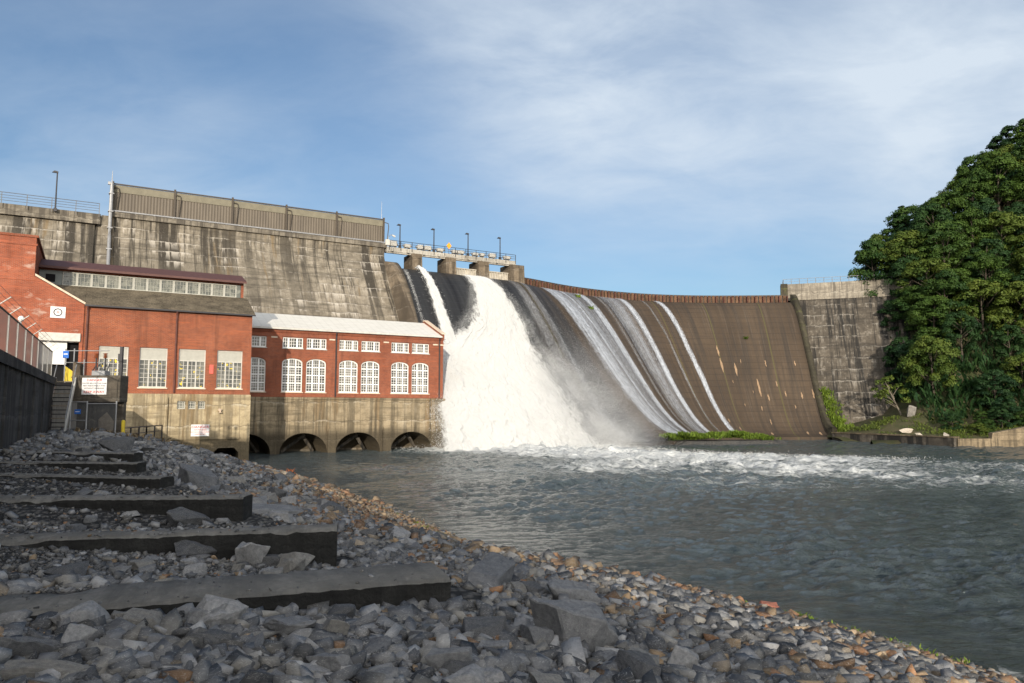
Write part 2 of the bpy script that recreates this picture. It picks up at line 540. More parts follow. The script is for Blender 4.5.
# flashboards
m, t = new_mat('rusty_flashboards')
o = t.uv()
n1 = t.noise(t.mapping(o, (0.5, 0.6, 1)), 1.4, 6, 0.6)
n2 = t.noise(t.mapping(o, (6, 0.8, 1)), 1.0, 5, 0.6)
c = t.mix(t.ramp(n1, 0.35, 0.65), (0.05, 0.030, 0.02), (0.155, 0.085, 0.05))
c = t.mix(t.ramp(n2, 0.55, 0.7, 0, 0.6), c, (0.21, 0.135, 0.085))
finish(t, c, 0.9, n2, 0.3, 0.05, 0.2)
M_flash = m

# spillway face (uv in metres: along the crest, down the flow)
m, t = new_mat('spillway_concrete')
uv = t.uv()
u, v, _ = t.sep(uv)
big = t.noise(t.mapping(uv, (0.10, 0.06, 1)), 1.0, 7, 0.6)
mid = t.noise(t.mapping(uv, (0.8, 0.5, 1)), 1.0, 8, 0.62)
st = t.noise(t.mapping(uv, (0.9, 0.035, 1)), 1.0, 7, 0.62, 0.1)
st2 = t.noise(t.mapping(uv, (3.2, 0.05, 1), loc=(4, 2, 0)), 1.0, 6, 0.6)
hl = t.noise(t.mapping(uv, (0.08, 1.6, 1), loc=(1, 5, 0)), 1.0, 6, 0.6)
c = t.mix(t.ramp(big, 0.34, 0.66), (0.052, 0.037, 0.025), (0.090, 0.064, 0.042))
c = t.mix(t.ramp(mid, 0.45, 0.72, 0, 0.5), c, (0.055, 0.042, 0.032))
c = t.mix(t.ramp(st, 0.48, 0.62, 0, 0.75), c, (0.040, 0.033, 0.027))
c = t.mix(t.ramp(st2, 0.54, 0.7, 0, 0.5), c, (0.125, 0.10, 0.078))
c = t.mix(t.ramp(hl, 0.5, 0.7, 0, 0.55), c, (0.050, 0.039, 0.030))
vj = t.math('FRACT', t.math('ADD', t.math('DIVIDE', v, 1.55), t.math('MULTIPLY', mid, 0.08)))
c = t.mix(t.ramp(vj, 0.93, 0.98, 0, 0.6), c, (0.03, 0.025, 0.02))
uj = t.math('FRACT', t.math('DIVIDE', u, 12.2))
c = t.mix(t.ramp(t.math('ABSOLUTE', t.math('SUBTRACT', uj, 0.5)), 0.485, 0.495, 0, 0.7), c, (0.10, 0.09, 0.035))
wet = t.attr('wet')
c = t.mix(wet, c, t.mix(t.ramp(st, 0.4, 0.65), (0.036, 0.037, 0.038), (0.016, 0.016, 0.017)))
rgh = t.ramp(wet, 0, 1, 0.85, 0.45)
p = finish(t, c, rgh, t.math('ADD', t.math('MULTIPLY', mid, 0.5), t.math('MULTIPLY', t.ramp(vj, 0.92, 0.98), -0.5)), 0.45, 0.12, 0.25)
M_spill = m
M_spall = plain('orange_spalled_concrete', (0.29, 0.195, 0.118), 0.9, 0, 0.25, 2.0)


def streak_mat(name, dens, c=(0.52, 0.55, 0.59), amax=0.86, fine=1.5):
    m, t = new_mat(name)
    uv = t.uv()
    e = t.attr('edge')
    a = t.noise(t.mapping(uv, (fine, 0.035, 1)), 1.0, 8, 0.70)
    b = t.noise(t.mapping(uv, (4.5, 1.6, 1)), 1.0, 6, 0.68, 0.8)
    d_ = t.noise(t.mapping(uv, (0.5, 0.16, 1), loc=(3, 8, 0)), 1.0, 5, 0.6, 0.5)
    k = t.math('ADD', t.math('MULTIPLY', a, 0.62), t.math('ADD', t.math('MULTIPLY', b, 0.36), t.math('MULTIPLY', d_, 0.22)))
    al = t.ramp(t.math('ADD', k, t.math('MULTIPLY', t.math('SUBTRACT', e, 0.5), dens)), 0.56, 0.86, 0, amax)
    p = t.n('ShaderNodeBsdfPrincipled', Base_Color=t.mix(t.ramp(b, .35, .65), tuple(q * .7 for q in c), tuple(min(.9, q * 1.25) for q in c)), Roughness=0.35)
    t.set(p.inputs['Alpha'], al)
    t.set(p.inputs['Normal'], t.n('ShaderNodeBump', Strength=0.6, Distance=0.1, Height=b).outputs[0])
    t.n('ShaderNodeOutputMaterial', Surface=p.outputs[0])
    return m


M_streak = streak_mat('trickling_water', 0.42)
M_veil = streak_mat('threaded_water_veil', 0.30, (0.44, 0.46, 0.49), 0.62, 3.2)
M_faint = streak_mat('thin_water_film', 0.22, (0.40, 0.41, 0.42), 0.5)


def spray_mat(name, alpha_edge):
    m, t = new_mat(name)
    o = t.obj()
    n1 = t.noise(t.mapping(o, (1.5, 0.6, 0.45), (0, R_(-12), 0)), 1.5, 7, 0.68, 0.4)
    d = t.n('ShaderNodeBsdfDiffuse', Color=(0.72, 0.725, 0.715, 1), Roughness=1.0)
    tr = t.n('ShaderNodeBsdfTranslucent', Color=(0.58, 0.60, 0.61, 1))
    mx = t.n('ShaderNodeMixShader', _0=0.35, _1=d, _2=tr)
    out = mx
    if alpha_edge:
        nb = t.n('ShaderNodeBump', Strength=1.0, Distance=0.35, Height=n1)
        t.set(d.inputs['Normal'], nb.outputs[0])
        e = t.attr('edge')
        al = t.ramp(t.math('ADD', e, t.math('MULTIPLY', t.math('SUBTRACT', n1, 0.5), 1.5)), 0.22, 0.72)
        out = t.n('ShaderNodeMixShader', _0=al, _1=t.n('ShaderNodeBsdfTransparent'), _2=mx)
    t.n('ShaderNodeOutputMaterial', Surface=out.outputs[0])
    return m


M_fall = spray_mat('white_falling_water', True)
M_drops = spray_mat('white_spray_drops', False)

# river
m, t = new_mat('river_water')
o = t.obj()
foam = t.attr('foam')
n1 = t.noise(t.mapping(o, (1.0, 1.5, 1), (0, 0, R_(20))), 2.6, 7, 0.70, 0.5)
n2 = t.noise(t.mapping(o, (1.0, 1.8, 1), (0, 0, R_(-25))), 0.7, 6, 0.6, 0.3)
nf = t.noise(t.mapping(o, (0.7, 1.6, 1)), 0.9, 8, 0.68, 0.8)
nf2 = t.noise(o, 3.5, 6, 0.7, 0.5)
k = t.math('ADD', t.math('MULTIPLY', nf, 0.7), t.math('MULTIPLY', nf2, 0.3))
fm = t.ramp(t.math('ADD', k, t.math('MULTIPLY', foam, 0.42)), 0.66, 0.80)
aer = t.ramp(t.math('ADD', t.math('MULTIPLY', nf, 0.5), foam), 0.35, 1.1, 0, 0.55)
bc = t.mix(aer, t.mix(t.ramp(n2, 0.35, 0.65), (0.052, 0.070, 0.074), (0.096, 0.120, 0.124)), (0.30, 0.37, 0.37))
bc = t.mix(fm, bc, (0.82, 0.84, 0.82))
rr = t.ramp(fm, 0, 1, 0.055, 0.8)
n3 = t.noise(t.mapping(o, (1.0, 1.9, 1), (0, 0, R_(-8)), (3, 9, 0)), 6.5, 5, 0.65, 0.4)
hh = t.math('ADD', t.math('ADD', t.math('MULTIPLY', n1, 0.8), t.math('MULTIPLY', n3, 0.22)), t.math('ADD', t.math('MULTIPLY', n2, 0.9), t.math('MULTIPLY', fm, 0.5)))
p = finish(t, bc, rr, hh, 1.0, 0.62, 0.5)
p.inputs['IOR'].default_value = 1.333
M_water = m

# rock, ground
m, t = new_mat('limestone_rock')
o = t.obj()
tint = t.attr('tint', 'Color')
n1 = t.noise(o, 5.0, 8, 0.65)
n2 = t.noise(t.mapping(o, (2, 2, 9), (0.4, 0.2, 0)), 3.0, 6, 0.6)
n3 = t.noise(o, 40.0, 5, 0.7)
c = t.mix(t.ramp(n1, 0.32, 0.68), t.mix(1.0, tint, (0.62, 0.62, 0.64), 'MULTIPLY'), t.mix(1.0, tint, (1.2, 1.18, 1.15), 'MULTIPLY'))
c = t.mix(t.ramp(n2, 0.58, 0.72, 0, 0.4), c, t.mix(1.0, tint, (1.6, 1.5, 1.4), 'MULTIPLY'))
c = t.mix(t.ramp(n3, 0.52, 0.70, 0, 0.45), c, (0.05, 0.05, 0.048))
vn = t.noise(t.mapping(o, (1, 1, 4), (.5, .3, 0)), 9.0, 3, .5, 1.5)
c = t.mix(t.ramp(t.math('ABSOLUTE', t.math('SUBTRACT', vn, .5)), .012, .0, 0, .55), c, (.6, .58, .54))
finish(t, c, 0.85, t.math('ADD', n1, t.math('MULTIPLY', n3, 0.25)), 0.5, 0.04, 0.25)
M_rock = m
m, t = new_mat('gravel_ground')
o = t.obj()
vo = t.n('ShaderNodeTexVoronoi', Vector=o, Scale=11.0)
n1 = t.noise(o, 0.6, 6, 0.6)
n2 = t.noise(o, 25, 5, 0.7)
c = t.mix(t.ramp(vo.outputs['Distance'], 0.1, 0.6), t.mix(t.ramp(n1, 0.35, 0.65), (0.15, 0.147, 0.142), (0.19, 0.175, 0.155)), (0.04, 0.04, 0.04))  # dark tone between cells paints shade into the gravel crevices
finish(t, c, 0.95, t.math('ADD', t.math('MULTIPLY', vo.outputs['Distance'], -1), n2), 0.8, 0.06, 0.15)
M_gravel = m
m, t = new_mat('earth_ground')
o = t.obj()
n1 = t.noise(o, 0.4, 8, 0.65)
finish(t, t.mix(t.ramp(n1, 0.35, 0.65), (0.05, 0.06, 0.025), (0.10, 0.085, 0.05)), 0.95, n1, 0.5, 0.2, 0.1)
M_earth = m
m, t = new_mat('yard_gravel')
o = t.obj()
n1 = t.noise(o, 2, 8, 0.65)
finish(t, t.mix(t.ramp(n1, 0.35, 0.65), (0.2, 0.18, 0.15), (0.3, 0.27, 0.22)), 0.95, n1, 0.5, 0.1, 0.1)
M_yard = m


def leaf_mat(name, a, b):
    m, t = new_mat(name)
    tint = t.attr('tint')
    ri = t.n('ShaderNodeObjectInfo').outputs['Random']
    k = t.math('ADD', t.math('MULTIPLY', tint, 0.65), t.math('MULTIPLY', ri, 0.35))
    c = t.mix(t.ramp(k, 0.1, 0.9), a, b)
    d = t.n('ShaderNodeBsdfPrincipled', Base_Color=c, Roughness=0.6)
    d.inputs['Specular IOR Level'].default_value = 0.2
    tr = t.n('ShaderNodeBsdfTranslucent', Color=c)
    t.n('ShaderNodeOutputMaterial', Surface=t.n('ShaderNodeMixShader', _0=0.18, _1=d, _2=tr).outputs[0])
    return m


M_leafA = leaf_mat('broad_leaves', (0.017, 0.046, 0.011), (0.074, 0.125, 0.020))
M_leafB = leaf_mat('dark_leaves', (0.010, 0.032, 0.012), (0.036, 0.076, 0.020))
M_leafC = leaf_mat('yellow_green_leaves', (0.045, 0.080, 0.013), (0.130, 0.165, 0.028))
M_needle = leaf_mat('pine_needles', (0.010, 0.026, 0.016), (0.028, 0.050, 0.024))
M_weed = leaf_mat('bright_weeds', (0.06, 0.11, 0.015), (0.19, 0.26, 0.035))
M_cover = leaf_mat('bank_cover_leaves', (0.035, 0.060, 0.014), (0.15, 0.19, 0.035))
M_dry = leaf_mat('dry_grass_blades', (0.16, 0.11, 0.06), (0.36, 0.27, 0.15))
M_bark = plain('bark', (0.075, 0.06, 0.045), 0.95, 0, 0.4, 3)
M_palebark = plain('pale_bark', (0.17, 0.145, 0.11), 0.9, 0, 0.3, 3)

# chain link: a fine wire diamond pattern with real gaps
m, t = new_mat('chain_link_mesh')
d = t.n('ShaderNodeBsdfPrincipled', Base_Color=(0.40, 0.35, 0.29), Roughness=0.6)
geo = t.n('ShaderNodeNewGeometry')
cs_ = t.math('MAXIMUM', t.math('ABSOLUTE', t.n('ShaderNodeVectorMath', {'operation': 'DOT_PRODUCT'}, _0=geo.outputs['Incoming'], _1=geo.outputs['Normal']).outputs['Value']), 0.03)
op_ = t.math('SUBTRACT', 1.0, t.math('EXPONENT', t.math('DIVIDE', -0.14, cs_)))      # wires overlap more the flatter the sheet is seen
t.n('ShaderNodeOutputMaterial', Surface=t.n('ShaderNodeMixShader', _0=op_, _1=t.n('ShaderNodeBsdfTransparent'), _2=d).outputs[0])
M_chain = m
m, t = new_mat('dark_chain_link_mesh')
d = t.n('ShaderNodeBsdfPrincipled', Base_Color=(0.16, 0.17, 0.18), Roughness=0.6)
t.n('ShaderNodeOutputMaterial', Surface=t.n('ShaderNodeMixShader', _0=0.28, _1=t.n('ShaderNodeBsdfTransparent'), _2=d).outputs[0])
M_chaindark = m

# ------------------------------------------------------------------ frames
A = R_(29.5)
dv = Vector((math.cos(A), math.sin(A), 0))
nv = Vector((math.sin(A), -math.cos(A), 0))       # downstream
DAM = Vector((-21.65, 124.05, 0))
LB = Vector((-27.1, 76.67, 0))
RB = Vector((-18.4, 94.65, 0))


def lw(P, tt, y, z=0.0):
    """local (t along, y upstream) of a frame at P -> world"""
    q = P + dv * tt - nv * y
    return Vector((q.x, q.y, z))


# ------------------------------------------------------------------ setting: ground, bank, river, hill
BEAMS = [((-7.3, 5.15), (-.72, 7.55), 3.44, .84, .27, 'nearest wide grey beam lying across the rubble in front'),
         ((-9.6, 7.9), (-2.2, 9.5), 3.57, .46, .44, 'second grey beam with a tall dark end above the gravel'),
         ((-12.8, 11.7), (-4.25, 12.1), 3.66, .50, .36, 'third beam beside the flat boulder, its end standing clear'),
         ((-11.6, 17.1), (-7.45, 16.2), 3.60, .46, .22, 'fourth beam half buried between rubble, short and dark'),
         ((-17.5, 20.6), (-9.7, 19.6), 3.68, .40, .24, 'fifth long thin beam near the upper end of the row'),
         ((-16.2, 23.6), (-11.2, 22.4), 3.78, .40, .24, 'farthest dark beam at the top of the row toward the stair')]
SHORE = np.array([(-27.6, 76.2), (-16.1, 57.0), (-10.8, 47.1), (-5.5, 37.1), (-1.6, 28.5), (0.9, 24.4), (2.6, 22.4), (4.5, 20.6), (6.2, 19.1),
                  (7.6, 17.6), (9.3, 14.6), (11.5, 10.5), (14.5, 4.0), (19.0, -8.0), (26.0, -40.0), (30, -120)])


def shore_dist(X, Y):
    """signed distance to the near shoreline, positive on the land (left) side"""
    best = np.full(X.shape, 1e9)
    sgn = np.ones(X.shape)
    for (x0, y0), (x1, y1) in zip(SHORE[:-1], SHORE[1:]):
        dx, dy = x1 - x0, y1 - y0
        L2 = dx * dx + dy * dy
        tt = np.clip(((X - x0) * dx + (Y - y0) * dy) / L2, 0, 1)
        d = np.hypot(X - (x0 + tt * dx), Y - (y0 + tt * dy))
        s = (dx * (Y - y0) - dy * (X - x0))
        m_ = d < best - 1e-9
        best = np.where(m_, d, best)
        sgn = np.where(m_, np.where(s < 0, 1, -1), sgn)
    return best * sgn


def bank_z(X, Y, rough=True):
    X, Y = np.asarray(X, float), np.asarray(Y, float)
    s = shore_dist(X, Y)
    s = s * (1 - 0.38 * np.clip((Y - 46) / 14, 0, 1))
    z = np.interp(s, [-40, -12, -3, 0, 0.7, 2.5, 6.0, 9.5, 12.5, 18, 30], [-3.5, -2.2, -0.9, 0.0, 0.22, 0.72, 1.85, 2.75, 3.2, 3.44, 3.6])
    z = z + np.clip(s, 0, 12) / 12 * np.clip((Y - 10) * 0.009, 0, 0.5)
    if rough:
        z = z + np.clip(s + 1, 0, 3) / 3 * (0.10 * vnoise(X * 0.5, Y * 0.5, 3) + 0.05 * vnoise(X * 1.9, Y * 1.9, 5))
    # gravel banked up against the beams, falling away toward their free ends
    for (a, b, zt, wd, ht, _l) in BEAMS:
        dx, dy = b[0] - a[0], b[1] - a[1]
        L = math.hypot(dx, dy)
        al = ((X - a[0]) * dx + (Y - a[1]) * dy) / L
        pe = np.abs((X - a[0]) * dy - (Y - a[1]) * dx) / L
        far = np.where(((X - a[0]) * dy - (Y - a[1]) * dx) < 0, 0.03, 0.0)
        k = np.clip((al - (L - 4.2)) / 4.0, 0, 1.0)
        tgt = zt - 0.05 - (ht - 0.04) * k ** 1.3 + far
        wgt = np.exp(-(np.clip(pe - wd * .4, 0, None) / 0.7) ** 2) * np.exp(-(np.clip(al - L, 0, None) / 0.5) ** 2) * np.exp(-(np.clip(-al, 0, None) / 1.0) ** 2)
        z = z * (1 - wgt) + tgt * wgt
    return z


big = MB()
big.add([(-3000, -3000, -4), (3000, -3000, -4), (3000, 3000, -4), (-3000, 3000, -4)], [(0, 1, 2, 3)])
tag(big.build('ground', M_earth), kind='structure')

# bank sheet, finer near the viewer
ys = np.concatenate([np.linspace(-60, 3, 40), 3 + (np.exp(np.linspace(0, 1, 300) * math.log(28)) - 1) / 27 * 82])
us = np.linspace(-1, 1, 330)
YY = np.repeat(ys[:, None], len(us), 1)
half = np.maximum(ys, 12)[:, None] * 0.95 + 3
XX = us[None, :] * half - 0.12 * np.maximum(ys, 0)[:, None]
XX[:, 0] = -70
XX[:, -1] = 110
ZZ = bank_z(XX, YY)
# nothing of the bank reaches inside the powerhouse
np_mesh('river_bank', np.stack([XX, YY, ZZ], -1).reshape(-1, 3), grid_faces(*XX.shape), M_gravel, smooth=True)['kind'] = 'structure'

# river sheet: rows log-spaced
ys = np.concatenate([np.linspace(-60, 9, 24), np.exp(np.linspace(math.log(9.5), math.log(152), 560))])
us = np.linspace(-1, 1, 430)
YY = np.repeat(ys[:, None], len(us), 1)
XX = us[None, :] * (np.maximum(ys, 15) * 0.82)[:, None] + 3
XX[:, -1] = 180
XX[:, 0] = np.minimum(XX[:, 0], -60)


def foam_at(X, Y):
    f = np.zeros_like(X)
    for cx, cy, rx, ry, a in ((0, 98, 13, 9, 1.35), (8, 90, 11, 9, 1.25), (14, 83, 11, 8, 1.15), (22, 79, 11, 8, 1.0), (32, 76, 11, 7, .8), (12, 71, 15, 13, .72), (26, 67, 15, 13, .72),
                              (40, 67, 15, 12, .46), (52, 72, 16, 12, .26), (4, 64, 13, 10, .42), (32, 54, 17, 10, .44), (16, 54, 14, 10, .40), (6, 104, 12, 6, 1.2)):
        q = ((X - cx) / rx) ** 2 + ((Y - cy) / ry) ** 2
        f = np.maximum(f, a * np.exp(-q))
    return f


FO = foam_at(XX, YY)
ZZ = np.zeros_like(XX)
wr = np.random.default_rng(3)
for i in range(64):
    L = 0.34 * (14 ** wr.random())
    th = R_(-55) + wr.normal() * 0.75
    kx, ky = math.cos(th) * 2 * math.pi / L, math.sin(th) * 2 * math.pi / L
    ph = wr.random() * 6.28
    amp = 0.0145 * L ** 0.68
    mod = 0.55 + 0.45 * np.sin(XX * 0.11 * wr.normal() + YY * 0.09 * wr.normal() + ph * 3)
    s_ = np.sin(kx * XX + ky * YY + ph + 0.7 * np.sin(0.3 * XX + 0.23 * YY + ph))
    ZZ += amp * mod * (s_ + 0.35 * np.cos(2 * (kx * XX + ky * YY + ph)))
calm = np.clip((-shore_dist(XX, YY)) / 6, 0.25, 1) * np.clip(.45 + (XX + 16) / 22, .45, 1)
gust = np.clip(.62 + .75 * vnoise(XX * .06 + YY * .03, YY * .10 - XX * .02, 88, 3) + .25 * vnoise(XX * .25, YY * .35, 89, 2), .18, 1.35)
ZZ = ZZ * calm * gust * (1 + 1.4 * np.clip(FO, 0, 1))
trail = vnoise((XX * .82 - YY * .57) * .07, (XX * .57 + YY * .82) * .55, 95, 5)
FO = FO + np.clip(trail - .12, 0, .5) * .95 * np.exp(-((YY - 66) / 20) ** 2) * np.clip((XX + 12) / 12, 0, 1) * np.clip((52 - XX) / 30, .15, 1)
ZZ += np.clip(FO, 0, 1.2) ** 1.5 * (0.95 * np.abs(vnoise(XX * 0.45, YY * 0.6, 9, 5)) ** 0.7 + 0.30 * vnoise(XX * 1.3, YY * 1.6, 12, 4))
sd_ = shore_dist(XX, YY)
edge_f = np.exp(-((sd_ + 0.25) / 0.35) ** 2) * (vnoise(XX * 0.9, YY * 0.9, 21, 3) > 0.1) * 0.45
np_mesh('river_water', np.stack([XX, YY, ZZ], -1).reshape(-1, 3), grid_faces(*XX.shape), M_water, smooth=True,
        attrs={'foam': (FO + edge_f).ravel()})['kind'] = 'structure'


# right hillside
RX_ = [55, 66, 71, 77, 83, 90, 100, 110, 125, 145, 205]
RZ_ = [-3, 0, 1.5, 7, 20, 30, 35, 43, 58, 70, 90]


def hill_z(X, Y):
    X, Y = np.asarray(X, float), np.asarray(Y, float)
    base = 131 - np.clip(X - 66, 0, 60) * 0.42
    fl = np.clip((Y - (base - 12)) / 12, 0, 1) * 3.0
    rise = np.clip(Y - base, 0, None)
    front = 0.92 * rise
    ridge = np.interp(X + 9 * np.clip((Y - 148) / 14, 0, 1) - 0.62 * np.clip(Y - 165, 0, None), RX_, RZ_)
    z = fl + np.minimum(front, ridge)
    # soft union
    z = z + 1.2 * vnoise(X * 0.07, Y * 0.07, 31)
    return np.where(Y < base - 12, np.maximum(-3.0, 1.0 - (base - 12 - Y) * 0.8), z)


xs = np.linspace(57, 320, 150)
ys = np.linspace(50, 400, 180)
HX, HY = np.meshgrid(xs, ys)
np_mesh('hillside', np.stack([HX, HY, hill_z(HX, HY)], -1).reshape(-1, 3), grid_faces(*HX.shape), M_earth, smooth=True)['kind'] = 'structure'

# yard behind the retaining wall
WX = lambda y: -30.3 + 0.525 * (49 - y)
yd = MB()
yd.prism_z([(WX(49.0) - 0.3, 49.2), (WX(-16) - 0.3, -16), (WX(-16) - 60, -60), (-180, -60), (-180, 110), (-75, 100), (-49, 62), (-36, 62), (-33, 52)], 3.0, 7.0)
tag(yd.build('yard_ground', M_yard), kind='structure')
# ------------------------------------------------------------------ the dam
dam = thing('concrete_dam', 'huge streaked concrete dam with a curved brown spillway stretching across the river', 'dam', DAM, A)


def w2l(p):
    """world xy -> dam local"""
    q = Vector((p[0] - DAM.x, p[1] - DAM.y, 0))
    return (q.dot(dv), -q.dot(nv))


# non-overflow wall, its face battered and stepped a little at each pour
prof = [(6.0, -3), (6.0, 33.0), (0.28, 33.0), (0.28, 31.2)]
z = 31.2
while z > -3:
    yy = -0.70 * max(0, 30.5 - z) if z < 30.5 else 0.28
    prof.append((yy, z))
    z -= 1.6
prof.append((-0.70 * 33.5, -3))
dw = MB()
ts = [-120, -90, -70, -55, -43.0]
dw.prism_x(prof, -120, -43.1)
dw.prism_x(prof, -42.3, 0.0)
dw.prism_x([(y + 0.45, z) for y, z in prof], -43.2, -42.2)
wall_o = dw.build('dam_wall', M_dam, dam)
pp = MB()
pp.box(-120, -42.4, -0.06, 0.24, 31.7, 33.03)
pp.box(-41.3, 0.35, -0.05, 0.24, 32.9, 33.6)
pp.box(-120, -42.4, -0.2, -0.063, 31.55, 31.75)
pp.build('parapet', M_dam_top, dam)

# spillway crest line (dam local), straight under the gates and then an arc
cw = [(2.6, 137.9), (7.6, 143.6), (12.6, 148.4), (18.4, 152.6), (24, 155.7), (30, 158.1), (36.7, 159.6), (43.5, 160.2), (50.0, 160.0), (55, 159.8), (60.8, 159.2)]
crest = [(0.4, 0.0), (6, 0.0), (12, 0.0), (18, 0.0), (24, 0.0)] + [w2l(p) for p in cw]
crest = np.array(crest)
seg = np.r_[0, np.cumsum(np.hypot(*np.diff(crest, axis=0).T))]
CL = seg[-1]


def crest_at(u):
    """smoothed crest point and downstream normal at arc length u (arrays)"""
    u = np.asarray(u, float)

    def P(q):
        acc = 0
        for k in (-3.5, -1.75, 0, 1.75, 3.5):
            qq = np.clip(q + k, 0, CL)
            ex = q + k - qq
            x = np.interp(qq, seg, crest[:, 0])
            y = np.interp(qq, seg, crest[:, 1])
            d0 = crest[1] - crest[0]
            d0 = d0 / np.hypot(*d0)
            d1 = crest[-1] - crest[-2]
            d1 = d1 / np.hypot(*d1)
            x = x + np.where(ex > 0, ex * d1[0], np.where(ex < 0, ex * d0[0], 0))
            y = y + np.where(ex > 0, ex * d1[1], np.where(ex < 0, ex * d0[1], 0))
            acc = acc + np.stack([x, y], -1)
        return acc / 5
    p = P(u)
    d = P(u + 2.5) - P(u - 2.5)
    d /= np.linalg.norm(d, axis=-1, keepdims=True)
    return p, np.stack([d[..., 1], -d[..., 0]], -1)


PS = np.array([0, 0.05, 0.10, 0.17, 0.25, 0.34, 0.44, 0.54, 0.63, 0.71, 0.78, 0.85, 0.92, 1.0])
PZ = np.array([1.0, 0.992, 0.965, 0.905, 0.812, 0.69, 0.54, 0.392, 0.268, 0.172, 0.106, 0.058, 0.028, 0.016])
_fs = np.linspace(0, 1, 400)
_pz = np.interp(_fs, PS, PZ)
_k = np.ones(25) / 25
_pz = np.convolve(np.pad(_pz, 12, mode='edge'), _k, 'valid')


def spill(u, f, lift=0.0):
    """point on the spillway (dam local) at arc length u, flow fraction f 0..1, raised by lift"""
    p, n = crest_at(u)
    send = np.interp(u, [0, 27, 60, CL], [33, 33, 29, 24.5])
    zc = np.interp(u, [0, 24, 30], [29.6, 29.3, 28.75])
    f = np.asarray(f, float)
    zz = np.interp(f, _fs, _pz)
    dz = np.interp(np.clip(f + 0.01, 0, 1), _fs, _pz) - np.interp(np.clip(f - 0.01, 0, 1), _fs, _pz)
    ds = np.clip(f + 0.01, 0, 1) - np.clip(f - 0.01, 0, 1)
    sx_, sz_ = ds * send, dz * zc
    ln = np.hypot(sx_, sz_)
    nx, nz = -sz_ / ln, sx_ / ln
    s = f * send + nx * lift
    return np.stack([p[..., 0] + n[..., 0] * s, p[..., 1] + n[..., 1] * s, zz * zc + nz * lift], -1)


def flow_len(f):
    q = np.linspace(0, 1, 200)
    pl_ = np.r_[0, np.cumsum(np.hypot(np.diff(q) * 30, np.diff(np.interp(q, _fs, _pz)) * 29))]
    return np.interp(f, q, pl_)


U, Fv = np.meshgrid(np.linspace(0.2, CL, 260), np.linspace(0, 1, 90))
S = spill(U, Fv)
S[..., 2] += 0.05 * vnoise(U * 0.5, flow_len(Fv) * 0.5, 41, 3)
wet_a = np.clip((25.5 + 1.5 * Fv - U) / 3.5 + .5 * vnoise(U * .9, Fv * 1.5, 6), 0, 1)
wet_a = np.clip(wet_a + 0.75 * np.clip((56 + 8 * Fv - U) / 12, 0, 1) * np.clip(vnoise(U * 0.5, U * 0 + Fv * .6, 8, 3) * 2.2, 0, 1), 0, 1)
# back edge and a closing skirt at the toe
back = spill(U[:1], Fv[:1])
back[..., 1] += 3.0
low = S[-1:].copy()
low[..., 2] = -4
S2 = np.concatenate([back, S, low], 0)
uvs = np.stack([np.r_[U[:1], U, U[-1:]], np.r_[flow_len(Fv[:1]) - 3, flow_len(Fv), flow_len(Fv[-1:]) + 4]], -1)
np_mesh('spillway', S2.reshape(-1, 3), grid_faces(*S2.shape[:2]), M_spill, dam, True, {'wet': np.r_[wet_a[:1], wet_a, wet_a[-1:]].ravel()}, uvs.reshape(-1, 2))


def curb(u0, u1, h0, h1, name, mat, deep=-2.5, f1=1.0, taper=0.0):
    """training wall that follows the spillway profile"""
    f = np.linspace(0, f1, 50)
    rows = []
    for uu, hh in ((u0, deep), (u0, h0), (u1, h1), (u1, deep)):
        rows.append(spill(uu - (taper * f if uu == u1 else 0 * f), f, 0) + np.stack([0 * f, 0 * f, 0 * f + hh], -1))
    V = np.stack(rows, 1)
    return np_mesh(name, V.reshape(-1, 3), np.concatenate([grid_faces(50, 4), np.array([[0, 1, 2, 3], [199, 198, 197, 196]])]), mat, dam)


curb(-0.6, 1.3, 0.9, 0.9, 'training_wall', M_pier, -24, .8, 2.0)
M_mossy = concrete('mossy_concrete', (0.075, 0.065, 0.045), (0.03, 0.028, 0.02), (0.14, 0.15, 0.05), 3.0, 0.8, 0.5, 0.6)
curb(CL - 0.35, CL + 0.55, 1.7, 1.7, 'training_wall', M_mossy)

# flashboards on the arc: rusty upright boards between steel posts, one face all along
fb = MB()
fuv = []
uu = np.arange(27.6, CL - 0.3, 0.85)
for i, (a, b) in enumerate(zip(uu[:-1], uu[1:])):
    jit = random.uniform(-0.06, 0.06)
    pa, na = crest_at(np.array([a + 0.01]))
    pb, nb = crest_at(np.array([b - 0.24]))
    pa, pb, n_ = pa[0], pb[0], na[0]
    z0 = 28.3
    z1 = 30.28 + random.uniform(-0.03, 0.03)
    off = 0.35 + jit
    q = []
    for o_, zz in ((off, z0), (off, z1), (off + 0.14, z1), (off + 0.14, z0)):
        q += [(pa[0] - n_[0] * o_, pa[1] - n_[1] * o_, zz), (pb[0] - n_[0] * o_, pb[1] - n_[1] * o_, zz)]
    fb.add(q, [(0, 1, 3, 2), (2, 3, 5, 4), (4, 5, 7, 6), (0, 2, 4, 6), (1, 7, 5, 3)])
    fuv += [(a, 0), (b, 0), (a, 1.5), (b, 1.5)] * 2
fo = fb.build('flashboard_row', M_flash, dam)
uvl = fo.data.uv_layers.new(name='UVMap')
for lp in fo.data.loops:
    uvl.data[lp.index].uv = fuv[lp.vertex_index]
for a in uu[::2]:
    ps = MB()
    p_, n_ = crest_at(np.array([a]))
    p_, n_ = p_[0], n_[0]
    ps.bar((p_[0] - n_[0] * 0.22, p_[1] - n_[1] * 0.22, 28.4), (p_[0] - n_[0] * 0.22, p_[1] - n_[1] * 0.22, 30.2), 0.16, 0.16)
    ps.build('flashboard_post', M_rustpipe, dam)
bk = MB()
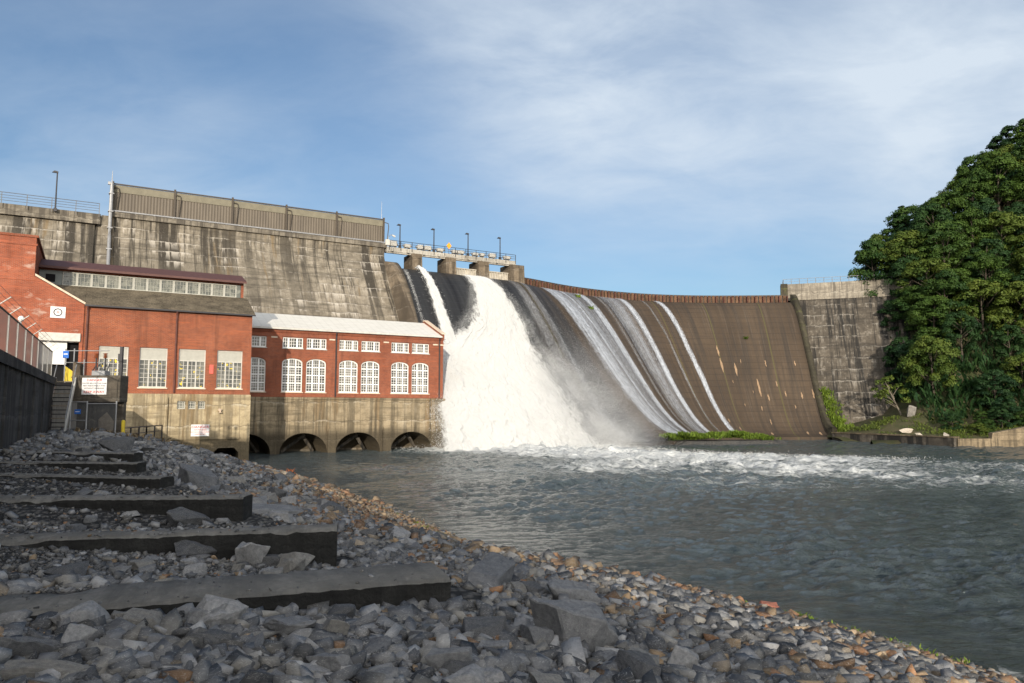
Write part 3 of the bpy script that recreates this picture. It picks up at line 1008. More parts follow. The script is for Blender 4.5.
for a, b in zip(uu[:-1], uu[1:]):
    pa, na = crest_at(np.array([a]))
    pb, nb = crest_at(np.array([b]))
    bk.bar((pa[0][0] - na[0][0] * 0.75, pa[0][1] - na[0][1] * 0.75, 29.2), (pb[0][0] - nb[0][0] * 0.75, pb[0][1] - nb[0][1] * 0.75, 29.2), 0.1, 2.1)
bk.build('backing_board', M_brown, dam)
cap = MB()
for a, b in zip(uu[:-1], uu[1:]):
    pa, na = crest_at(np.array([a]))
    pb, nb = crest_at(np.array([b]))
    cap.bar((pa[0][0] - na[0][0] * 0.42, pa[0][1] - na[0][1] * 0.42, 30.34), (pb[0][0] - nb[0][0] * 0.42, pb[0][1] - nb[0][1] * 0.42, 30.34), 0.3, 0.12)
cap.build('cap_rail', M_brown, dam)

# orange spalls: (u, f, length, width)
SPALL = [(73.0, .40, 2.2, .5), (73.0, .47, 2.8, .6), (76.5, .49, 2.6, .5), (85.0, .56, 1.2, .3), (83.6, .46, 1.3, .3), (90.0, .46, 1.0, .3), (81.0, .58, 3.6, .6), (82.6, .63, 1.4, .4),
         (86.5, .61, 1.2, .3), (90.0, .62, 1.4, .4), (92.4, .61, 1.9, .4), (80.5, .69, 1.1, .3), (69.5, .77, 1.2, .35), (72.0, .84, 1.6, .5), (81.5, .78, 1.7, .4), (71.5, .92, 1.4, .5),
         (80.5, .91, 1.8, .5), (88.5, .90, 2.0, .6), (91.2, .91, 2.2, .7), (79.5, .60, .6, .2), (88.0, .68, .9, .25), (76.5, .67, .7, .2), (75, .55, .6, .2), (78.2, .45, .9, .2)]
for (u_, f_, ln, wd) in SPALL:
    sp = MB()
    k = 7
    fl_ = ln / 40
    pl_ = []
    for j in range(k):
        ff = f_ - fl_ / 2 + fl_ * j / (k - 1)
        wq = wd * (math.sin(math.pi * (j + .35) / (k - .3)) ** .8) * random.uniform(.6, 1.1) / 2
        sh = random.uniform(-.06, .06)
        pl_.append(spill(np.array([u_ - wq + sh, u_ + wq + sh]), np.array([ff, ff]), 0.07))
    V = np.concatenate(pl_)
    sp.add(V.tolist(), [(2 * j, 2 * j + 1, 2 * j + 3, 2 * j + 2) for j in range(k - 1)])
    sp.build('spalled_patch', M_spall, dam)

# right abutment (arc goes on), cap block, stepped battered face
pA = w2l((61.3, 161.5))
ab = MB()
H0 = R_(-18.5) - A
ax, ay = math.cos(H0), math.sin(H0)
bx, by = ay, -ax                       # downstream of the abutment face


def ap(s, o_, z):
    return (pA[0] + ax * s + bx * o_, pA[1] + ay * s + by * o_, z)


def in_frame(o):
    """re-express an abutment mesh in a frame turned along its face"""
    M = Matrix.Translation((pA[0], pA[1], 0)) @ Matrix.Rotation(H0, 4, 'Z')
    o.data.transform(M.inverted())
    o.location = (pA[0], pA[1], 0)
    o.rotation_euler = (0, 0, H0)
    return o


prof = [(-6, -3), (-6, 33), (0, 33)]
zz = 29.4
off = 0.0
prof.append((0, 29.5))
while zz > 0:
    prof.append((off + 0.18, zz))
    off += 0.18 + 2.4 * 0.52
    zz -= 2.4
    prof.append((off, zz))
prof.append((off, -3))
n_ = len(prof)
ab.add([ap(0.3, o_, z) for o_, z in prof] + [ap(34, o_, z) for o_, z in prof],
       [tuple(range(n_)), tuple(range(2 * n_ - 1, n_ - 1, -1))] + [(i, i + n_, (i + 1) % n_ + n_, (i + 1) % n_) for i in range(n_)])
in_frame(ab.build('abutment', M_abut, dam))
ac = MB()
pr = [(-6, 29.4), (-6, 33.05), (0.25, 33.05), (0.35, 29.4)]
ac.add([ap(-0.5, o_, z) for o_, z in pr] + [ap(34, o_, z) for o_, z in pr],
       [(0, 1, 2, 3), (7, 6, 5, 4)] + [(i, i + 4, (i + 1) % 4 + 4, (i + 1) % 4) for i in range(4)])
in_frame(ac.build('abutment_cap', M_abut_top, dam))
sw = MB()
pr = [(-2.5, 26.2), (-2.5, 33.08), (1.0, 33.08), (1.6, 26.2)]
sw.add([ap(-1.9, o_, z) for o_, z in pr] + [ap(-0.5, o_, z) for o_, z in pr],
       [(0, 1, 2, 3), (7, 6, 5, 4)] + [(i, i + 4, (i + 1) % 4 + 4, (i + 1) % 4) for i in range(4)])
sw.build('abutment_end', M_mossy, dam)

# gate piers, deck, gates
for (a, b) in ((4.75, 6.6), (11.2, 13.1), (17.6, 19.75), (24.2, 27.2)):
    q = MB()
    q.prism_x([(-0.9, 27.5), (-0.5, 32.35), (3.4, 32.35), (3.4, 27.5)], a, b)
    q.prism_z([(a, -0.5), ((a + b) / 2, -1.0), (b, -0.5)], 27.5, 31.6)
    q.build('gate_pier', M_pier, dam)
dk = MB()
dk.box(0.3, 25.6, -0.2, 1.5, 32.32, 33.1)
dk.box(0.3, 25.6, -0.05, 0.2, 32.08, 32.318)
for i in range(9):
    dk.box(1.0 + i * 2.9, 1.3 + i * 2.9, -0.55, -0.36, 32.3, 32.95)
dk.build('bridge_deck', M_deck, dam)
for (a, b) in ((13.1, 17.6), (19.75, 24.2)):
    q = MB()
    q.box(a + 0.05, b - 0.05, 0.3, 0.5, 29.0, 30.62)
    k = a + 0.3
    while k < b - 0.2:
        q.box(k, k + 0.16, 0.12, 0.298, 29.0, 30.6)
        k += 0.55
    q.box(a + 0.05, b - 0.05, 0.08, 0.6, 30.62, 30.78)
    q.build('spillway_gate', M_gate, dam)

# water lip over the two open bays
# ---- shed on the dam crest
shed = thing('crest_shed', 'long low brown ribbed metal shed on top of the dam above the powerhouse', 'shed', lw(DAM, 0, 0, 33.0), A)
s_ = MB()
s_.box(-41.0, -0.3, 0.3, 4.2, 0.62, 3.6)
s_.build('ribbed_wall', M_siding, shed)
s_ = MB()
s_.prism_x([(0.22, 3.6), (0.22, 4.62), (0.5, 4.72), (4.3, 4.3), (4.3, 3.6)], -41.1, -0.25)
s_.build('roof_band', M_sidingtop, shed)
s_ = MB()
s_.box(-41.1, -0.25, 0.10, 0.32, 4.70, 4.86)
s_.build('eave_trim', M_brown, shed)
s_ = MB()
s_.tube([(-41.1, -0.05, 0.75), (0.2, -0.05, 0.75)], 0.13, 8)
for k in range(17):
    s_.box(-40.6 + k * 2.5, -40.45 + k * 2.5, -0.12, 0.3, 0.6, 0.72)
s_.build('conduit', M_steel, shed)
for k in range(6):
    q = MB()
    tx = -41.05 + k * 8.16
    q.box(tx - 0.13, tx + 0.13, -0.05, 0.21, 0.9, 5.05)
    q.tube([(tx + 0.1, 0.0, 4.25), (tx + 0.75, -0.02, 4.15), (tx + 0.85, 0.0, 3.6), (tx + 0.62, 0.02, 1.0)], 0.07, 6)
    q.build('post', M_brown, shed)
q = MB()
q.tube([(-0.5, 0.6, 4.3), (-0.5, 0.6, 8.0)], [0.05, 0.02], 6)
q.build('antenna', M_steel, shed)

pipe = thing('drain_pipe', 'tall grey vertical pipe down the dam face at the left end of the shed', 'pipe', lw(DAM, -41.2, 0, 0), A)
q = MB()
q.tube([(0, -0.65, 37.6), (0, -0.65, 31), (0, -1.5, 29.6), (0, -8.4, 19.6), (0, -12, 14)], 0.24, 10)
q.build('pipe_run', M_steel, pipe)
for zq, yq in ((36, -.65), (33.4, -.65), (31, -.65), (27.5, -2.9), (24, -5.3)):
    MB().box(-0.34, 0.34, yq - 0.3, yq + 0.6, zq, zq + 0.12).build('bracket', M_steel, pipe)
q = MB()
q.tube([(0, -0.65, 37.6), (0, -0.6, 39.4)], [0.08, 0.03], 6)
q.box(-0.5, -0.15, -0.9, -0.55, 37.3, 37.7)
q.build('lightning_rod', M_steel, pipe)


def railing(name, label, P, rot, pts, z0, h, rails, step, mat, group=None):
    o = thing(name, label, 'railing', P, rot, group)
    for (a, b) in zip(pts[:-1], pts[1:]):
        a, b = Vector((*a, z0)), Vector((*b, z0))
        L = (b - a).length
        k = max(1, round(L / step))
        q = MB()
        for i in range(k + 1):
            p_ = a.lerp(b, i / k)
            q.box(p_.x - 0.04, p_.x + 0.04, p_.y - 0.04, p_.y + 0.04, z0 - 0.5, z0 + h)
        q.build('posts', mat, o)
        for r in range(rails):
            zz_ = z0 + h * (r + 1) / rails
            q = MB()
            q.tube([(a.x, a.y, zz_), (b.x, b.y, zz_)], 0.042 if r == rails - 1 else 0.03, 6)
            q.build('rail', mat, o)
    return o


railing('guard_railing', 'grey four-rail railing along the dam top left of the brown shed', DAM, A, [(-100, -0.42), (-42.6, -0.42)], 33.0, 1.45, 4, 2.9, M_greysteel)
railing('guard_railing', 'thin railing along the front of the gate bridge deck', DAM, A, [(0.7, -0.25), (25.5, -0.25)], 33.1, 1.15, 3, 2.0, M_darksteel)
ra = railing('guard_railing', 'thin railing around the top of the far right concrete abutment', DAM, A,
             [(ap(-1.3, -4, 0)[0], ap(-1.3, -4, 0)[1]), (ap(-1.3, 0.1, 0)[0], ap(-1.3, 0.1, 0)[1]), (ap(22, 0.0, 0)[0], ap(22, 0.0, 0)[1])], 33.06, 1.15, 2, 1.7, M_steel)


def lamp(label, tt, y, z, h, group):
    o = thing('lamp_post', label, 'lamp post', lw(DAM, tt, y, z), A, group)
    MB().tube([(0, 0, 0), (0, 0, h)], [0.11, 0.085], 8).build('pole', M_darksteel, o)
    MB().box(-0.2, 0.2, -0.2, 0.2, -0.02, 0.45).build('base', M_darksteel, o)
    q = MB()
    q.prism_y([(-0.62, h + 0.02), (0.1, h + 0.02), (0.12, h + 0.22), (-0.35, h + 0.3)], -0.14, 0.14)
    q.build('lamp_head', M_darksteel, o)
    return o


for tt, lab in ((2.65, 'lamp post on the gate bridge nearest the brown shed'), (9.0, 'lamp post on the gate bridge just left of the orange marker'),
                (15.7, 'lamp post on the gate bridge above the third bay'), (22.3, 'lamp post on the gate bridge nearest its right end')):
    lamp(lab, tt, -0.05, 33.1, 3.9, 'lamp posts on the dam')
lp_ = lamp('lone lamp post at the railing on the dam top left of the brown shed', -47.9, -0.5, 32.6, 5.4, 'lamp posts on the dam')

om = thing('warning_marker', 'orange diamond marker standing on the gate bridge', 'sign', lw(DAM, 11.76, -0.4, 33.1), A)
MB().prism_y([(0, 0.75), (0.48, 1.35), (0, 1.95), (-0.48, 1.35)], -0.03, 0.03).build('panel', M_orange, om)
MB().tube([(0, 0.05, -0.1), (0, 0.05, 1.3)], 0.04, 6).build('post', M_darksteel, om)
hoist_labels = ['first', 'second', 'third', 'fourth', 'fifth', 'sixth', 'seventh', 'eighth', 'ninth', 'tenth', 'eleventh']
for i, tt in enumerate((1.6, 4.2, 6.6, 8.0, 10.4, 13.2, 14.4, 17.4, 18.8, 20.9, 24.0)):
    o = thing('gate_hoist', f'small white machinery box on the gate bridge, {hoist_labels[i]} from the left', 'hoist', lw(DAM, tt, 0.5, 33.3), A, 'machinery on the gate bridge')
    q = MB()
    wd = random.uniform(0.35, 0.7)
    hh = random.uniform(0.6, 1.0)
    q.box(-wd, wd, -0.4, 0.4, 0.1, hh)
    q.build('housing', M_offwhite, o, bevel=0.06)
    q = MB()
    q.tube([(-wd - 0.3, 0, 0.45), (wd + 0.3, 0, 0.45)], 0.17, 10)
    q.build('shaft', M_steel, o)
    q = MB()
    q.box(-wd + 0.05, -wd + 0.25, -0.35, 0.35, 0, 0.1)
    q.box(wd - 0.25, wd - 0.05, -0.35, 0.35, 0, 0.1)
    q.build('foot', M_darksteel, o)
cm = thing('camera_mast', 'small white camera on a bent mast at the right end of the brown shed', 'camera', lw(DAM, 0.5, -0.1, 33.6), A)
MB().tube([(0, 0, -0.5), (0, 0, 1.2), (0.5, -0.1, 1.6), (0.9, -0.1, 1.5)], 0.06, 6).build('mast', M_steel, cm)
MB().tube([(0.7, -0.1, 1.55), (1.2, -0.1, 1.35)], [0.14, 0.2], 8).build('camera_body', M_offwhite, cm)
MB().box(-0.5, 0.25, -0.3, 0.2, -0.3, 0.7).build('control_box', M_offwhite, cm, bevel=0.04)
q = MB()
q.tube([(-0.7, 0.6, -0.5), (-0.7, 0.6, 3.6)], 0.04, 5)
for k in range(12):
    q.bar((-0.85, 0.6, -0.3 + k * 0.32), (-0.55, 0.6, -0.3 + k * 0.32), 0.04, 0.04)
q.build('ladder', M_steel, cm)

# ------------------------------------------------------------------ water coming down the dam
def stream(name, label, u_top, u_bot, w_top, w_bot, mat, f0=0.03, f1=0.985, lift=0.12, wob=0.15, seed=0):
    nf, nu = 90, 24
    f = np.linspace(f0, f1, nf)[:, None]
    a = np.linspace(-1, 1, nu)[None, :]
    q = (f - f0) / (f1 - f0)
    cu = u_top + (u_bot - u_top) * q + wob * vnoise(f * 9 + seed, f * 0 + seed, seed, 2)
    hw = (w_top + (w_bot - w_top) * q) / 2
    Uq = cu + a * hw
    Fq = f + 0 * a
    V = spill(Uq, Fq, lift)
    V[..., 2] += 0.05 * vnoise(Uq * 3, flow_len(Fq) * 2, seed + 3, 3)
    e = 1 - np.abs(a) ** 2.2 + 0 * f
    o = np_mesh(name, (V.reshape(-1, 3)), grid_faces(nf, nu), mat, None, True, {'edge': e.ravel()},
                np.stack([Uq + seed * 7, flow_len(Fq)], -1).reshape(-1, 2))
    o.location = DAM
    o.rotation_euler = (0, 0, A)
    tag(o, label, 'water', None, 'stuff')
    return o


STREAMS = [(31.8, 33.6, 6.6, 6.6, M_streak), (35.2, 37.4, 1.6, 2.0, M_streak), (41.2, 42.0, 3.4, 4.4, M_streak), (45.6, 46.2, 1.6, 1.6, M_faint),
           (53.0, 55.0, 2.4, 3.4, M_streak), (49.6, 51.4, 1.4, 1.8, M_faint), (62.4, 69.2, 1.9, 3.0, M_streak), (58.4, 62.0, .8, 1.4, M_faint),
           (36.0, 37.4, 13.0, 11.0, M_veil), (49.5, 51.0, 8.0, 8.0, M_veil), (22.6, 24.4, 2.0, 3.0, M_faint), (24.7, 25.6, 1.2, 2.2, M_faint)]
for i, (a, b, c_, d_, mm) in enumerate(STREAMS):
    stream('water_streak', 'white water trickling in streaks down the brown spillway face', a, b, c_, d_, mm, seed=i)


def plume_pt(a, f, off=0.0):
    """falling water: a 0..1 across, f 0..1 down the drop; dam local"""
    tl = np.interp(f, [0, 0.06, 0.16, 0.27, 0.36, 0.45, 0.58, 0.8, 1.0], [13.2, 13.2, 12.2, 10.6, 8.0, 4.0, 0.2, -2.6, -4.0])
    trr = np.interp(f, [0, 0.1, 0.35, 0.7, 1.0], [18.4, 19.6, 21.4, 21.8, 21.6])
    tt = tl + (trr - tl) * a
    zz = 29.2 * (1 - f) + 0.1
    fz = np.interp(-zz / 29.3, -_pz, _fs)
    ys_ = np.interp(f, [0, .1, .2, .4, .6, .8, 1], [0.5, 2.3, 5.5, 11.6, 18.4, 26.0, 32.0])
    bul = 1.2 + 2.2 * np.sin(np.clip(a, 0, 1) * math.pi) ** 0.7 * np.sqrt(f)
    yy = -(np.maximum(ys_, fz * 33 * 0.92 * (f < .8)) + bul + off)
    return np.stack([tt, yy, zz], -1)


nf, nu = 340, 280
f = np.linspace(0, 1, nf)[:, None] + np.zeros((1, nu))
a = np.linspace(0, 1, nu)[None, :] + np.zeros((nf, 1))
wq_ = vnoise(a * 5, f * 6, 2)
nz_ = (vnoise(a * 11 + 1.2 * wq_, f * 9, 51, 4) * 0.9 + vnoise(a * 30 + 2.5 * wq_, f * 13, 53, 4) * 0.38 + vnoise(a * 70, f * 60, 54, 2) * .22) * (0.12 + f)
V = plume_pt(a, f, nz_)
V[..., 0] += 0.5 * vnoise(a * 12, f * 20, 61, 4)
edge = np.clip(np.minimum(a / 0.2, (1 - a) / 0.2), 0, 1)
edge = np.where((a < .5) & (f > .42), np.maximum(edge, np.clip(a / .05, 0, 1)), edge)
edge = edge * 0.9 + 0.02
hole = vnoise(a * 5, f * 9, 77, 4)
edge = np.where(f < 0.42, edge - 0.25 * np.clip(hole, 0, 1) * (a < 0.4), edge)
pl_o = np_mesh('waterfall', V.reshape(-1, 3), grid_faces(nf, nu), M_fall, None, True, {'edge': edge.ravel()})
pl_o.location = DAM
pl_o.rotation_euler = (0, 0, A)
tag(pl_o, 'broad white plume of water pouring from the open gate beside the brick powerhouse', 'waterfall', None, 'stuff')

# narrow jet from the second bay, on the face then joining the plume
nf2, nu2 = 120, 20
f = np.linspace(0.0, 0.62, nf2)[:, None] + np.zeros((1, nu2))
a = np.linspace(-1, 1, nu2)[None, :] + np.zeros((nf2, 1))
hw = 0.55 + f * 1.9
U = 5.3 - 0.8 * f + a * hw + 0.25 * vnoise(f * 16, f * 0, 4)
V = spill(U, f * 0.9 + 0.02, 0.45)
V[..., 2] += 0.35 * vnoise(a * 3, f * 40, 14, 4) + 0.3 * (1 - a ** 2)
o2 = np_mesh('waterfall', V.reshape(-1, 3), grid_faces(nf2, nu2), M_fall, None, True, {'edge': np.clip((1 - np.abs(a)) * 2.0, 0, 1).ravel()})
o2.location = DAM
o2.rotation_euler = (0, 0, A)
tag(o2, 'narrow white jet of water running down the dark spillway left of the plume', 'waterfall', None, 'stuff')

# drops of spray thrown off the plume: small random facets
def flakes(name, label, C_, size, mat):
    n = len(C_)
    r = np.random.default_rng(11)
    d1 = r.normal(size=(n, 3))
    d1 /= np.linalg.norm(d1, axis=1, keepdims=True)
    d2 = np.cross(d1, r.normal(size=(n, 3)))
    d2 /= np.linalg.norm(d2, axis=1, keepdims=True)
    sz = size[:, None]
    V = np.stack([C_ + d1 * sz, C_ - d1 * sz * 0.5 + d2 * sz * 0.8, C_ - d1 * sz * 0.5 - d2 * sz * 0.8], 1).reshape(-1, 3)
    o = np_mesh(name, V, np.arange(3 * n).reshape(-1, 3), mat)
    o.location = DAM
    o.rotation_euler = (0, 0, A)
    tag(o, label, 'spray', None, 'stuff')
    return o


r = np.random.default_rng(5)
N = 150000
f = r.random(N) ** 0.75
a = np.clip(r.random(N), 0.02, 0.98)
a = np.where(r.random(N) < 0.35, np.where(r.random(N) < 0.6, np.abs(r.normal(0, 0.05, N)) * r.choice([-.4, 1], N, p=[.35, .65]), 1 - np.abs(r.normal(0, .03, N)) * r.choice([-.4, 1], N)), a)
C_ = plume_pt(a, f, r.random(N) ** 2 * (0.3 + 1.2 * f) + .2) + r.normal(size=(N, 3)) * np.array([0.22, 0.4, 0.4])
C_[:, 2] = np.maximum(C_[:, 2], 0.1)
keep = vnoise(a * 10, f * 26, 91, 4) + r.normal(0, .3, N) > -0.25
C_ = C_[keep]
f = f[keep]
flakes('spray', 'white drops of spray flying off the plume', C_, 0.014 + 0.030 * np.random.default_rng(2).random(len(C_)) ** 2 * (0.5 + f), M_drops)
# drops along the narrow jet and the thin curtain beside the left training wall
N = 9000
f = r.random(N) * 0.62
U = 5.3 - 0.8 * f + r.normal(0, 1, N) * (0.25 + f * 1.0)
C_ = spill(U, f * 0.9 + 0.02, 0.4) + r.normal(size=(N, 3)) * 0.25 * (0.3 + f[:, None])
N2 = 2500
f2 = 0.1 + r.random(N2) * 0.5
C2 = spill(1.9 + np.abs(r.normal(0, .18, N2)) - f2 * 1.6, f2, 0.3) + r.normal(size=(N2, 3)) * 0.12
flakes('spray', 'white drops running down the dark spillway left of the plume', np.concatenate([C_, C2]), np.r_[0.02 + 0.05 * r.random(N), 0.02 + 0.04 * r.random(N2)], M_drops)
# churning lumps where the plume lands
N = 26000
ang = r.random(N) * 2 * math.pi
px_ = r.normal(0, 1, (N, 2))
cx = np.array([(-2, 100), (6, 103), (12, 96), (20, 88), (27, 82), (34, 79)])[r.choice(6, N, p=[.28, .26, .2, .12, .08, .06])]
W = cx + px_ * np.array([5.0, 2.6])
hz = np.abs(r.normal(0, 1, N)) * np.where(W[:, 1] > 93, 0.9, 0.38) * np.clip(foam_at(W[:, 0], W[:, 1]), 0, 1) * (0.4 + np.abs(vnoise(W[:, 0] * .5, W[:, 1] * .5, 17, 3)))
L_ = np.stack([(W[:, 0] - DAM.x) * dv.x + (W[:, 1] - DAM.y) * dv.y, -((W[:, 0] - DAM.x) * nv.x + (W[:, 1] - DAM.y) * nv.y), hz + 0.1], -1)
flakes('spray', 'white churning spray where the plume strikes the river', L_, 0.02 + 0.05 * r.random(N), M_drops)

# fine droplets drifting off the right side of the plume
N = 420000
r = np.random.default_rng(15)
hz = np.abs(r.normal(0, 1, N)) * 8.5
ra = r.random(N)
tt_ = 19.5 + r.normal(0, 1, N) * 2.4 + np.where(ra < .45, np.abs(r.normal(0, 1, N)) * 3.6, 0) - hz * .12
yq = np.interp(hz, [0, 6, 12, 20, 28], [-35, -30, -24, -17, -8]) + r.normal(0, 1, N) * 1.6 - .8
cl = vnoise(tt_ * .22 + hz * .1, hz * .25 + yq * .1, 33, 4)
ok = (cl + r.normal(0, .25, N) > -.12) & (hz < 24)
flakes('spray', 'fine pale droplets drifting off the right side of the plume', np.stack([tt_, yq, hz + .2], -1)[ok], 0.012 + 0.020 * r.random(ok.sum()) ** 2, M_drops)

# mist drifting to the right of the plume: a soft volume
m, t = new_mat('mist_volume')
o = t.obj()
n1 = t.noise(o, 0.16, 4, 0.55, 0.4)
x, y, z = t.sep(o)
rad = t.n('ShaderNodeVectorMath', {'operation': 'LENGTH'}, _0=t.mapping(o, (1 / 13.0, 1 / 7.5, 1 / 17.0))).outputs['Value']
fall = t.ramp(rad, 1.0, 0.15)
den = t.math('MULTIPLY', t.math('MULTIPLY', fall, t.ramp(n1, 0.30, 0.70)), 0.10)
vol = t.n('ShaderNodeVolumePrincipled', Color=(0.97, 0.97, 0.97, 1), Density=den, Anisotropy=0.0)
t.n('ShaderNodeOutputMaterial', Volume=vol.outputs[0])
M_mist = m
bm = bmesh.new()
bmesh.ops.create_icosphere(bm, subdivisions=3, radius=1.0)
bmesh.ops.scale(bm, verts=bm.verts, vec=(13.0, 7.5, 17.0))
bmesh.ops.bisect_plane(bm, geom=bm.verts[:] + bm.edges[:] + bm.faces[:], plane_co=(0, 0, 0.1), plane_no=(0, 0, 1), clear_inner=True)
bmesh.ops.holes_fill(bm, edges=bm.edges)
me = bpy.data.meshes.new('mist')
bm.to_mesh(me)
bm.free()
me.materials.append(M_mist)
mist = bpy.data.objects.new('mist', me)
col.objects.link(mist)
mist.location = lw(DAM, 18.5, -33.5, 0.0)
mist.rotation_euler = (0, 0, A)
tag(mist, 'pale mist drifting at the foot of the plume against the spillway', 'mist', None, 'stuff')

# ------------------------------------------------------------------ left powerhouse
def window_grid(W, H, cols, rows, thick, mull=None, name='window', depth=0.10, sill=True):
    """white frame with bars: returns MB (x across, z up, y 0 front)"""
    q = MB()
    q.box(-W / 2, -W / 2 + 0.11, 0, depth, 0, H)
    q.box(W / 2 - 0.11, W / 2, 0, depth, 0, H)
    q.box(-W / 2 + 0.11, W / 2 - 0.11, 0, depth, H - 0.11, H)
    q.box(-W / 2 + 0.11, W / 2 - 0.11, 0, depth, 0, 0.11)
    for i in range(1, cols):
        x = -W / 2 + W * i / cols
        tk = mull.get(i, thick) if mull else thick
        q.box(x - tk / 2, x + tk / 2, 0.012, depth - 0.02, 0.11, H - 0.11)
    for j in range(1, rows):
        z = H * j / rows
        q.box(-W / 2 + 0.11, W / 2 - 0.11, 0.025, depth - 0.03, z - thick / 2, z + thick / 2)
    return q


lb = thing('brick_powerhouse', 'nearer red brick powerhouse with a clerestory, four shuttered windows and cream concrete base', 'building', LB, A)
q = MB()
q.prism_x([(0, 6.78), (0, 15.02), (15.0, 15.02), (15.0, 6.78)], -15.2, 0.0)
bw = q.build('brick_wall', M_brick, lb)
LW = [(-13.85, -11.3), (-10.36, -7.9), (-6.87, -4.38), (-3.3, -0.84)]
cut(bw, [MB().box(a, b, -1, 0.30, 7.38, 11.26) for a, b in LW])
q = MB()
q.prism_y([(-34, 6.5), (-15.2, 6.5), (-15.2, 15.05), (-19.3, 17.45), (-19.3, 21.0), (-34, 21.0)], -0.12, 0.35)
q.box(-34, -19.3, 0.352, 12.6, 6.5, 21.0)
wing = q.build('wing_wall', M_brick_w, lb)
cut(wing, [MB().box(-18.6, -15.48, -1, 0.9, 7.0, 12.26)])
q = MB()
q.box(-34, -19.15, -0.22, 12.7, 21.0, 21.22)
q.build('coping', M_brick_r, lb)
q = MB()
q.prism_y([(-19.25, 17.47), (-15.1, 15.05), (-15.1, 15.25), (-19.25, 17.67)], -0.2, 0.42)
q.build('coping', M_stone, lb)
# corbel lines of the wing
q = MB()
q.box(-34, -19.2, -0.18, -0.12, 20.25, 20.42)
q.box(-34, -19.25, -0.16, -0.12, 17.0, 17.12)
q.build('brick_course', M_brick_w, lb)
q = MB()
q.prism_x([(-0.32, 15.03), (-0.32, 15.16), (4.9, 17.52), (4.9, 17.3), (0.2, 15.03)], -15.15, 0.22)
q.prism_x([(0.36, 15.2), (0.36, 15.45), (4.9, 17.52), (4.9, 17.3)], -19.28, -15.16)
q.prism_x([(10.4, 17.3), (10.4, 17.5), (15.4, 15.15), (15.4, 15.0)], -19.28, 0.22)
q.build('roof', M_shingle, lb)
q = MB()
q.box(-15.15, 0.25, -0.46, -0.325, 14.92, 15.08)
q.build('gutter', M_darksteel, lb)
q = MB()
q.prism_x([(0.02, 15.02), (0.02, 15.1), (5.0, 17.3), (10, 17.3), (14.9, 15.02)], -0.5, 0.0)
q.build('gable_wall', M_brick, lb)
# clerestory
q = MB()
q.box(-19.25, -0.15, 5.02, 10.3, 16.5, 17.5)
q.box(-19.25, -0.15, 5.02, 10.3, 18.95, 19.2)
q.box(-0.42, -0.15, 5.02, 10.3, 17.5, 18.95)
q.box(-19.25, -17.3, 5.30, 10.3, 17.5, 18.95)
q.build('clerestory_wall', M_brick_r, lb)
q = MB()
q.box(-19.25, -17.32, 5.0, 5.28, 17.5, 18.93)
q.build('grey_panel', M_greypanel, lb)
q = MB()
q.box(-18.7, -17.9, 4.95, 4.995, 17.8, 18.55)
q.build('small_window', M_black, lb)
q = MB()
q.prism_x([(4.35, 19.05), (4.35, 19.28), (7.7, 20.45), (11.0, 19.28), (11.0, 19.05), (7.7, 20.2)], -19.28, 0.05)
q.build('clerestory_roof', M_redroof, lb)
wf = window_grid(1.27, 1.42, 4, 3, 0.022, {2: 0.03}).build('clerestory_window', M_shutter, lb)
wp = MB().box(-0.62, 0.62, 0.085, 0.12, 0.02, 1.4).build('pane', M_pane3, wf)
wf.location = (-16.66, 5.05, 17.5)
for i in range(1, 13):
    c = dup(wf, (-16.66 + i * 1.262, 5.05, 17.5))
q = MB()
q.box(-17.3, -0.4, 4.96, 5.2, 17.4, 17.52)
q.build('sill', M_white, lb)
q = MB()
q.box(-0.92, -0.45, 5.06, 5.12, 17.52, 18.9)
q.build('end_light', M_pane3, lb)
# four tall windows: pale panel above, grid below
def tall_window():
    W, H = 2.49, 3.87
    o = MB()
    o.box(-W / 2, -W / 2 + 0.1, 0, 0.12, 0, H)
    o.box(W / 2 - 0.1, W / 2, 0, 0.12, 0, H)
    o.box(-W / 2 + .1, W / 2 - .1, 0, 0.12, H - 0.12, H)
    o.box(-W / 2 + .1, W / 2 - .1, 0, 0.12, 0, 0.1)
    o.box(-W / 2 + .1, W / 2 - .1, 0.0, 0.11, 2.66, 2.74)
    for x in (-0.38, 0.38):
        o.box(x - 0.055, x + 0.055, 0.005, 0.1, 0.1, 2.66)
    for x in (-0.77, 0.0, 0.77):
        o.box(x - 0.02, x + 0.02, 0.02, 0.1, 0.1, 2.66)
    for j in range(1, 6):
        z = 0.1 + 2.56 * j / 6
        tk = 0.035 if j != 2 else 0.05
        o.box(-W / 2 + .1, W / 2 - .1, 0.03, 0.09, z - tk / 2, z + tk / 2)
    f_ = o.build('tall_window', M_offwhite, lb)
    MB().box(-W / 2 + .06, W / 2 - .06, 0.1, 0.125, 0.06, 2.68).build('pane', M_pane2, f_)
    pn = MB()
    for k in range(7):
        pn.box(-W / 2 + .1, W / 2 - .1, 0.035 + 0.006 * (k % 2), 0.1, 2.74 + k * 0.145, 2.74 + k * 0.145 + 0.14)
    pn.build('shutter', M_shutter, f_)
    MB().box(-W / 2 - 0.08, W / 2 + 0.08, -0.3, 0.0, -0.12, 0.0).build('sill', M_stone, f_)
    return f_


w0 = tall_window()
for i, (a_, b_) in enumerate(LW):
    loc = ((a_ + b_) / 2, 0.16, 7.385)
    if i == 0:
        w0.location = loc
    else:
        dup(w0, loc)
for tx in (-14.9, -7.2):
    q = MB()
    q.tube([(tx, -0.36, 14.95), (tx, -0.14, 14.6), (tx, -0.14, 6.9)], 0.085, 8)
    q.build('downspout', M_rustpipe, lb)
q = MB()
q.box(-4.0, -3.62, -0.1, -0.003, 8.85, 9.75)
q.build('red_plate', M_redplate, lb)
